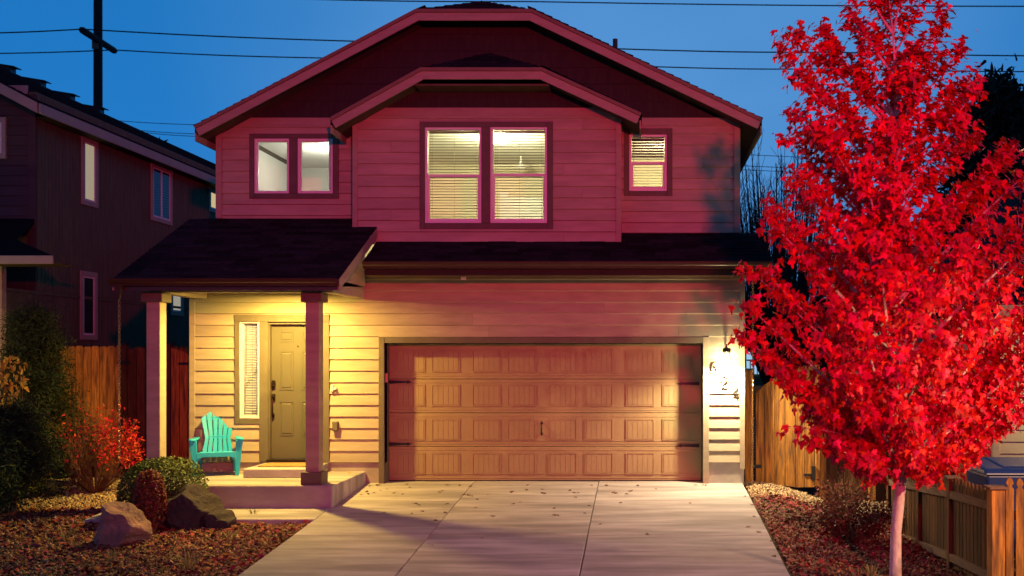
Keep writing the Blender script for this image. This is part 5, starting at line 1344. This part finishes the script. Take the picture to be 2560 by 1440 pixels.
tuft('sparse grass tuft on the lit gravel beside the pink boulder', *gp(105, 1275), 18, .18, .15, 56)
tuft('low grass tuft right of the pink boulder toward the path', *gp(575, 1345), 30, .14, .2, 57)
# --- boulders
def boulder(label, x, y, r, mt, seed, planes):
    """an angular rock: a sphere cut by flat faces, then roughened; planes are (direction, distance in metres)"""
    import bmesh
    from mathutils import noise
    bm = bmesh.new(); bmesh.ops.create_icosphere(bm, subdivisions=5, radius=r); r2 = np.random.default_rng(seed)
    pl = [(Vector(n_).normalized(), d) for n_, d in planes]
    for _ in range(16): pl.append((Vector(r2.normal(size=3)).normalized(), r * r2.uniform(.74, .95)))
    off = Vector(r2.uniform(0, 50, 3))
    for v in bm.verts:
        p = v.co.copy()
        for _ in range(2):
            for n_, d in pl:
                t = p.dot(n_)
                if t > d: p -= n_ * (t - d)
        q = p + off
        k = .060 * r * (noise.noise(q * (2.2 / r)) + .5 * abs(noise.noise(q * (5 / r))) * -1.6 + .35 * noise.noise(q * (11 / r)))
        v.co = p + p.normalized() * k + Vector((0, 0, .012 * math.sin(p.z * 60 / max(r, .2) * .3)))
    me = bpy.data.meshes.new('boulder'); bm.to_mesh(me); bm.free(); me.materials.append(mt)
    lo = min(v.co.z for v in me.vertices)
    o = link('boulder', me); o.location = (x, y, gz(x, y) - lo - .07)
    return tag(o, label, 'boulder')
bxx, byy = gp(304, 1352)
boulder('pinkish brown boulder standing in the leaf litter front left', bxx, byy, .37, M_ROCK, 12,
        [((-1, -.1, .12), .225), ((.25, -.2, 1), .25), ((.85, -.15, .75), .235), ((1, 0, .1), .33), ((.1, -1, .25), .24), ((0, 0, -1), .22), ((-.5, -.8, .3), .27)])
boulder('dark purple boulder leaning between boxwood shrub and porch slab', PX(474, -2.5), -2.5, .42, M_ROCKD, 9,
        [((.75, -.2, .9), .24), ((-.5, -.3, .9), .30), ((-1, 0, .1), .29), ((.2, -1, .35), .26), ((0, 0, -1), .18), ((1, -.3, .2), .37)])
boulder('smaller dark rock at the right foot of the purple boulder', PX(545, -2.62), -2.62, .24, M_ROCKD, 17,
        [((.5, -.2, 1), .11), ((-.6, -.2, .8), .16), ((.1, -1, .3), .15), ((0, 0, -1), .10)])

# --- bare trees behind, fir, dark tree line
def bare(label, x, y, h, sp, n, seed, zb=-.3, name='bare_tree', rmul=1.0, lean=0):
    t = thing(name, label, 'tree', (x, y, zb)); r_ = random.Random(seed)
    tr = MB().tube([(x, y, zb), (x, y, zb + h * .18)], [.10 * rmul, .08 * rmul], 7); part('trunk', tr, M_DARKTW, t)
    mb = MB()
    for i in range(n):
        a = r_.uniform(0, 6.28); d = sp * math.sqrt(r_.random()); hh = h * r_.uniform(.6, 1.0)
        b0 = Vector((x, y, zb + h * r_.uniform(.08, .2))); E0 = Vector((x + math.cos(a) * d + lean * hh, y + math.sin(a) * d, zb + hh))
        M1 = b0.lerp(E0, .45) + Vector((math.cos(a), math.sin(a), 0)) * d * .18 + Vector((r_.uniform(-.1, .1), 0, 0))
        M2 = b0.lerp(E0, .75) + Vector((math.cos(a), math.sin(a), 0)) * d * .10
        mb.tube([b0, M1, M2, E0], [.032 * rmul, .022 * rmul, .014 * rmul, .006 * rmul], 4, False)
        for k in range(9):
            tt = r_.uniform(.1, .95); q = (M1.lerp(M2, tt * 2) if tt < .5 else M2.lerp(E0, tt * 2 - 1)); L_ = r_.uniform(.3, .9)
            e2 = q + Vector((r_.uniform(-.45, .45), r_.uniform(-.45, .45), r_.uniform(.5, 1))) * L_
            mb.tube([q, q.lerp(e2, .5) + Vector((r_.uniform(-.04, .04), 0, -.02)), e2], [.009 * rmul, .007 * rmul, .004 * rmul], 3, False)
    part('branches', mb, M_DARKTW, t)['kind'] = 'stuff'
    return t
bare('bare upright tree against the sky right of the house roof', PX(1950, 7), 7, 7.2, 1.5, 150, 61, rmul=.8)
bare('lower bare tree with dry seed heads beside the house eave', PX(1935, 9.5), 9.5, 6.6, 1.25, 40, 62)
bare('dark dense bare thicket behind the left of the red maple', PX(2040, 5.0), 5.0, 4.6, 1.1, 90, 63, rmul=.9)
conifer('tall dark fir behind the upper right of the red maple', PX(2490, 12), 12, 9.9, 2.9, 26000, M_FIR, 71, 'fir_tree', (.10, .26), -.3, 1.0, .02)
conifer('second dark fir mostly hidden behind the red maple', PX(2190, 14), 14, 6.4, 2.6, 14000, M_FIR, 72, 'fir_tree', (.10, .28), -.3, 1.0, .02)
conifer('third dark fir at the right edge above the bungalow roof', PX(2640, 13), 13, 7.2, 2.4, 12000, M_FIR, 73, 'fir_tree', (.10, .28), -.3, 1.0, .02)
conifer('small dark evergreen peeking over the left house roof', PX(392, 22), 22, 10.3, 1.6, 5000, M_FIR, 74, 'fir_tree', (.12, .3), -.3, 1.0, .02)

# ------------------------------------------------------------------ ground cover
def in_bed(x, y):
    on = (x > -4.32) & (x < 1.65) & (y < .2)
    slab_ = (x > -7.05) & (x < -4.2) & (y > -2.44)
    return ~(on | slab_)
def pts_in(n, x0, x1, y0, y1, rng):
    x = rng.uniform(x0, x1, n); y = rng.uniform(y0, y1, n)
    dd = y - CAM_Y; u = 1600 + x / dd * F
    ok = in_bed(x, y) & (u > -160) & (u < 2760)
    return x[ok], y[ok]
oct_v = np.array([(1, 0, 0), (-1, 0, 0), (0, 1, 0), (0, -1, 0), (0, 0, 1), (0, 0, -1.0)]); oct_f = [(0, 2, 4), (2, 1, 4), (1, 3, 4), (3, 0, 4), (2, 0, 5), (1, 2, 5), (3, 1, 5), (0, 3, 5)]
def bumpz(x, y): return ground_z(x, y) + .02 * np.sin(x * 3.1 + 1.3 * np.sin(y * 2.3)) * np.cos(y * 2.7 + .8 * np.sin(x * 1.7)) - .02
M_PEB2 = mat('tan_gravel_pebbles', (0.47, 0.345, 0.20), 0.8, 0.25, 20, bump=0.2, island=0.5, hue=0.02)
def pebbles(x0, x1, y0, y1, n, seed, mt=M_PEB, lab='dark brown gravel and bark in the planting bed'):
    rng = np.random.default_rng(seed); x, y = pts_in(n, x0, x1, y0, y1, rng); k = len(x)
    s = rng.uniform(.008, .021, k) * (1 + (rng.random(k) > .94) * .7)
    sc3 = np.stack([s * rng.uniform(.8, 1.3, k), s * rng.uniform(.8, 1.3, k), s * rng.uniform(.45, .8, k)], 1)
    V = np.einsum('nij,nkj->nki', rotmats(k, rng), oct_v[None] * sc3[:, None, :] * rng.uniform(.75, 1.2, (k, 6, 1))) + np.stack([x, y, bumpz(x, y) + s * .35], 1)[:, None, :]
    o = np_mesh('gravel', V, oct_f, mt, None); o['kind'] = 'stuff'; o['label'] = lab; return o
pebbles(-11.5, -4.28, -6.2, -1.2, 46000, 81)
pebbles(1.6, 6.2, -6.2, -.55, 34000, 82)
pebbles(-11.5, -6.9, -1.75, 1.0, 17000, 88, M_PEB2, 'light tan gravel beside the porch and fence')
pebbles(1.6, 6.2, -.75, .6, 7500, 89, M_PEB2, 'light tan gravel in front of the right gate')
def litter(x0, x1, y0, y1, n, seed, mt, size, nm):
    rng = np.random.default_rng(seed); x, y = pts_in(n, x0, x1, y0, y1, rng); k = len(x)
    keep = rng.random(k) < .35 + .65 * np.clip(.5 + .9 * np.sin(x * 2.9 + seed) * np.sin(y * 3.7 + seed * 2) + .4 * np.sin(x * 7.1 - y * 5.3), 0, 1)
    x, y = x[keep], y[keep]; k = len(x)
    tm, fc = leaf_template(size, True); tm = tm - np.array([0, .4 * size, 0])
    nr_ = rng.normal(size=(k, 3)) * .42 + np.array([0, 0, 1.0])
    o, _, _ = scatter(nm, tm, fc, np.stack([x, y, bumpz(x, y) + rng.uniform(.012, .04, k)], 1), nr_, mt, None, .55, 1.2, rng)
    o['kind'] = 'stuff'; o['label'] = 'dry fallen leaves covering the planting bed'; return o
M_LITR = mat('crimson_leaf_litter', (.22, .020, .026), .75, .25, 20, bump=0, island=.6, hue=.02)
litter(-11, -4.3, -6.2, -1.5, 7500, 83, M_LITTER, .062, 'leaf_litter')
litter(-11, -4.3, -6.2, -1.6, 7000, 84, M_LITR, .066, 'leaf_litter')
litter(1.62, 6, -6.2, -.3, 4200, 85, M_LITTER, .062, 'leaf_litter')
litter(1.62, 6, -6.2, -.7, 6500, 86, M_LITR, .068, 'leaf_litter')
litter(-11, -4.3, -5.5, -.2, 260, 87, M_YEL, .06, 'leaf_litter')
# fallen leaves lying on the concrete: one object each
tm, fc = leaf_template(.078)
tm = tm - np.array([0, .02, 0]); tm[:, 2] *= 1.5
fl_me = bpy.data.meshes.new('fallen_leaf'); fl_me.from_pydata(tm.tolist(), [], fc)
fl_me.materials.append(mat('dry_maple_leaf', (.10, .035, .016), .75, .25, 20, bump=0, island=.5, hue=.03))
spots = [(925,1215),(945,1213),(1018,1210),(905,1236),(922,1234),(917,1229),(985,1232),(1100,1230),(1105,1227),(1040,1258),(1046,1262),(1118,1259),(960,1281),(1028,1284),(1170,1238),(1180,1240),(1192,1248),(1220,1236),(1160,1236),(1090,1300),(1355,1232),(1362,1233),(1385,1270),(1282,1228),(1424,1226),(1445,1232),(1437,1231),(1540,1232),(1532,1231),(1566,1234),(1500,1310),(1620,1335),(1870,1316),(1205,1345),(1640,1222),(1300,1255),(1725,1258),(1235,1290),(850,1245),(1080,1362)]
rl = random.Random(9)
spots += [(rl.uniform(930, 1850), 1212 + 90 * rl.random() ** 2.2) for _ in range(30)] + [(1600 + (1.6 - .12 * rl.random()) / (3.083 / ((vv - 890) / F + .0715)) * F, vv) for vv in (1240, 1262, 1290, 1330, 1352, 1390)]
for (u, v) in spots:
    dd = 3.083 / ((v - 890) / F + .0715); y = min(dd + CAM_Y, -.05); x = PX(u, dd + CAM_Y)
    o = link('fallen_leaf', fl_me); s = rl.uniform(.6, 1.15)
    o.location = (x, y, .0715 * y + .006); o.rotation_euler = (rl.uniform(-.3, .3), rl.uniform(-.3, .3), rl.uniform(0, 6.28)); o.scale = (s, s, s)
    tag(o, 'small dry brown leaf lying on the concrete driveway', 'leaf', 'fallen leaves on the driveway')
o = link('fallen_leaf', fl_me.copy()); o.data.materials.clear(); o.data.materials.append(M_YEL); o.location = (PX(875, -.3), -.3, .19); o.rotation_euler = (.5, .2, 1)
tag(o, 'small yellow leaf on the porch slab beside the garage wall', 'leaf')
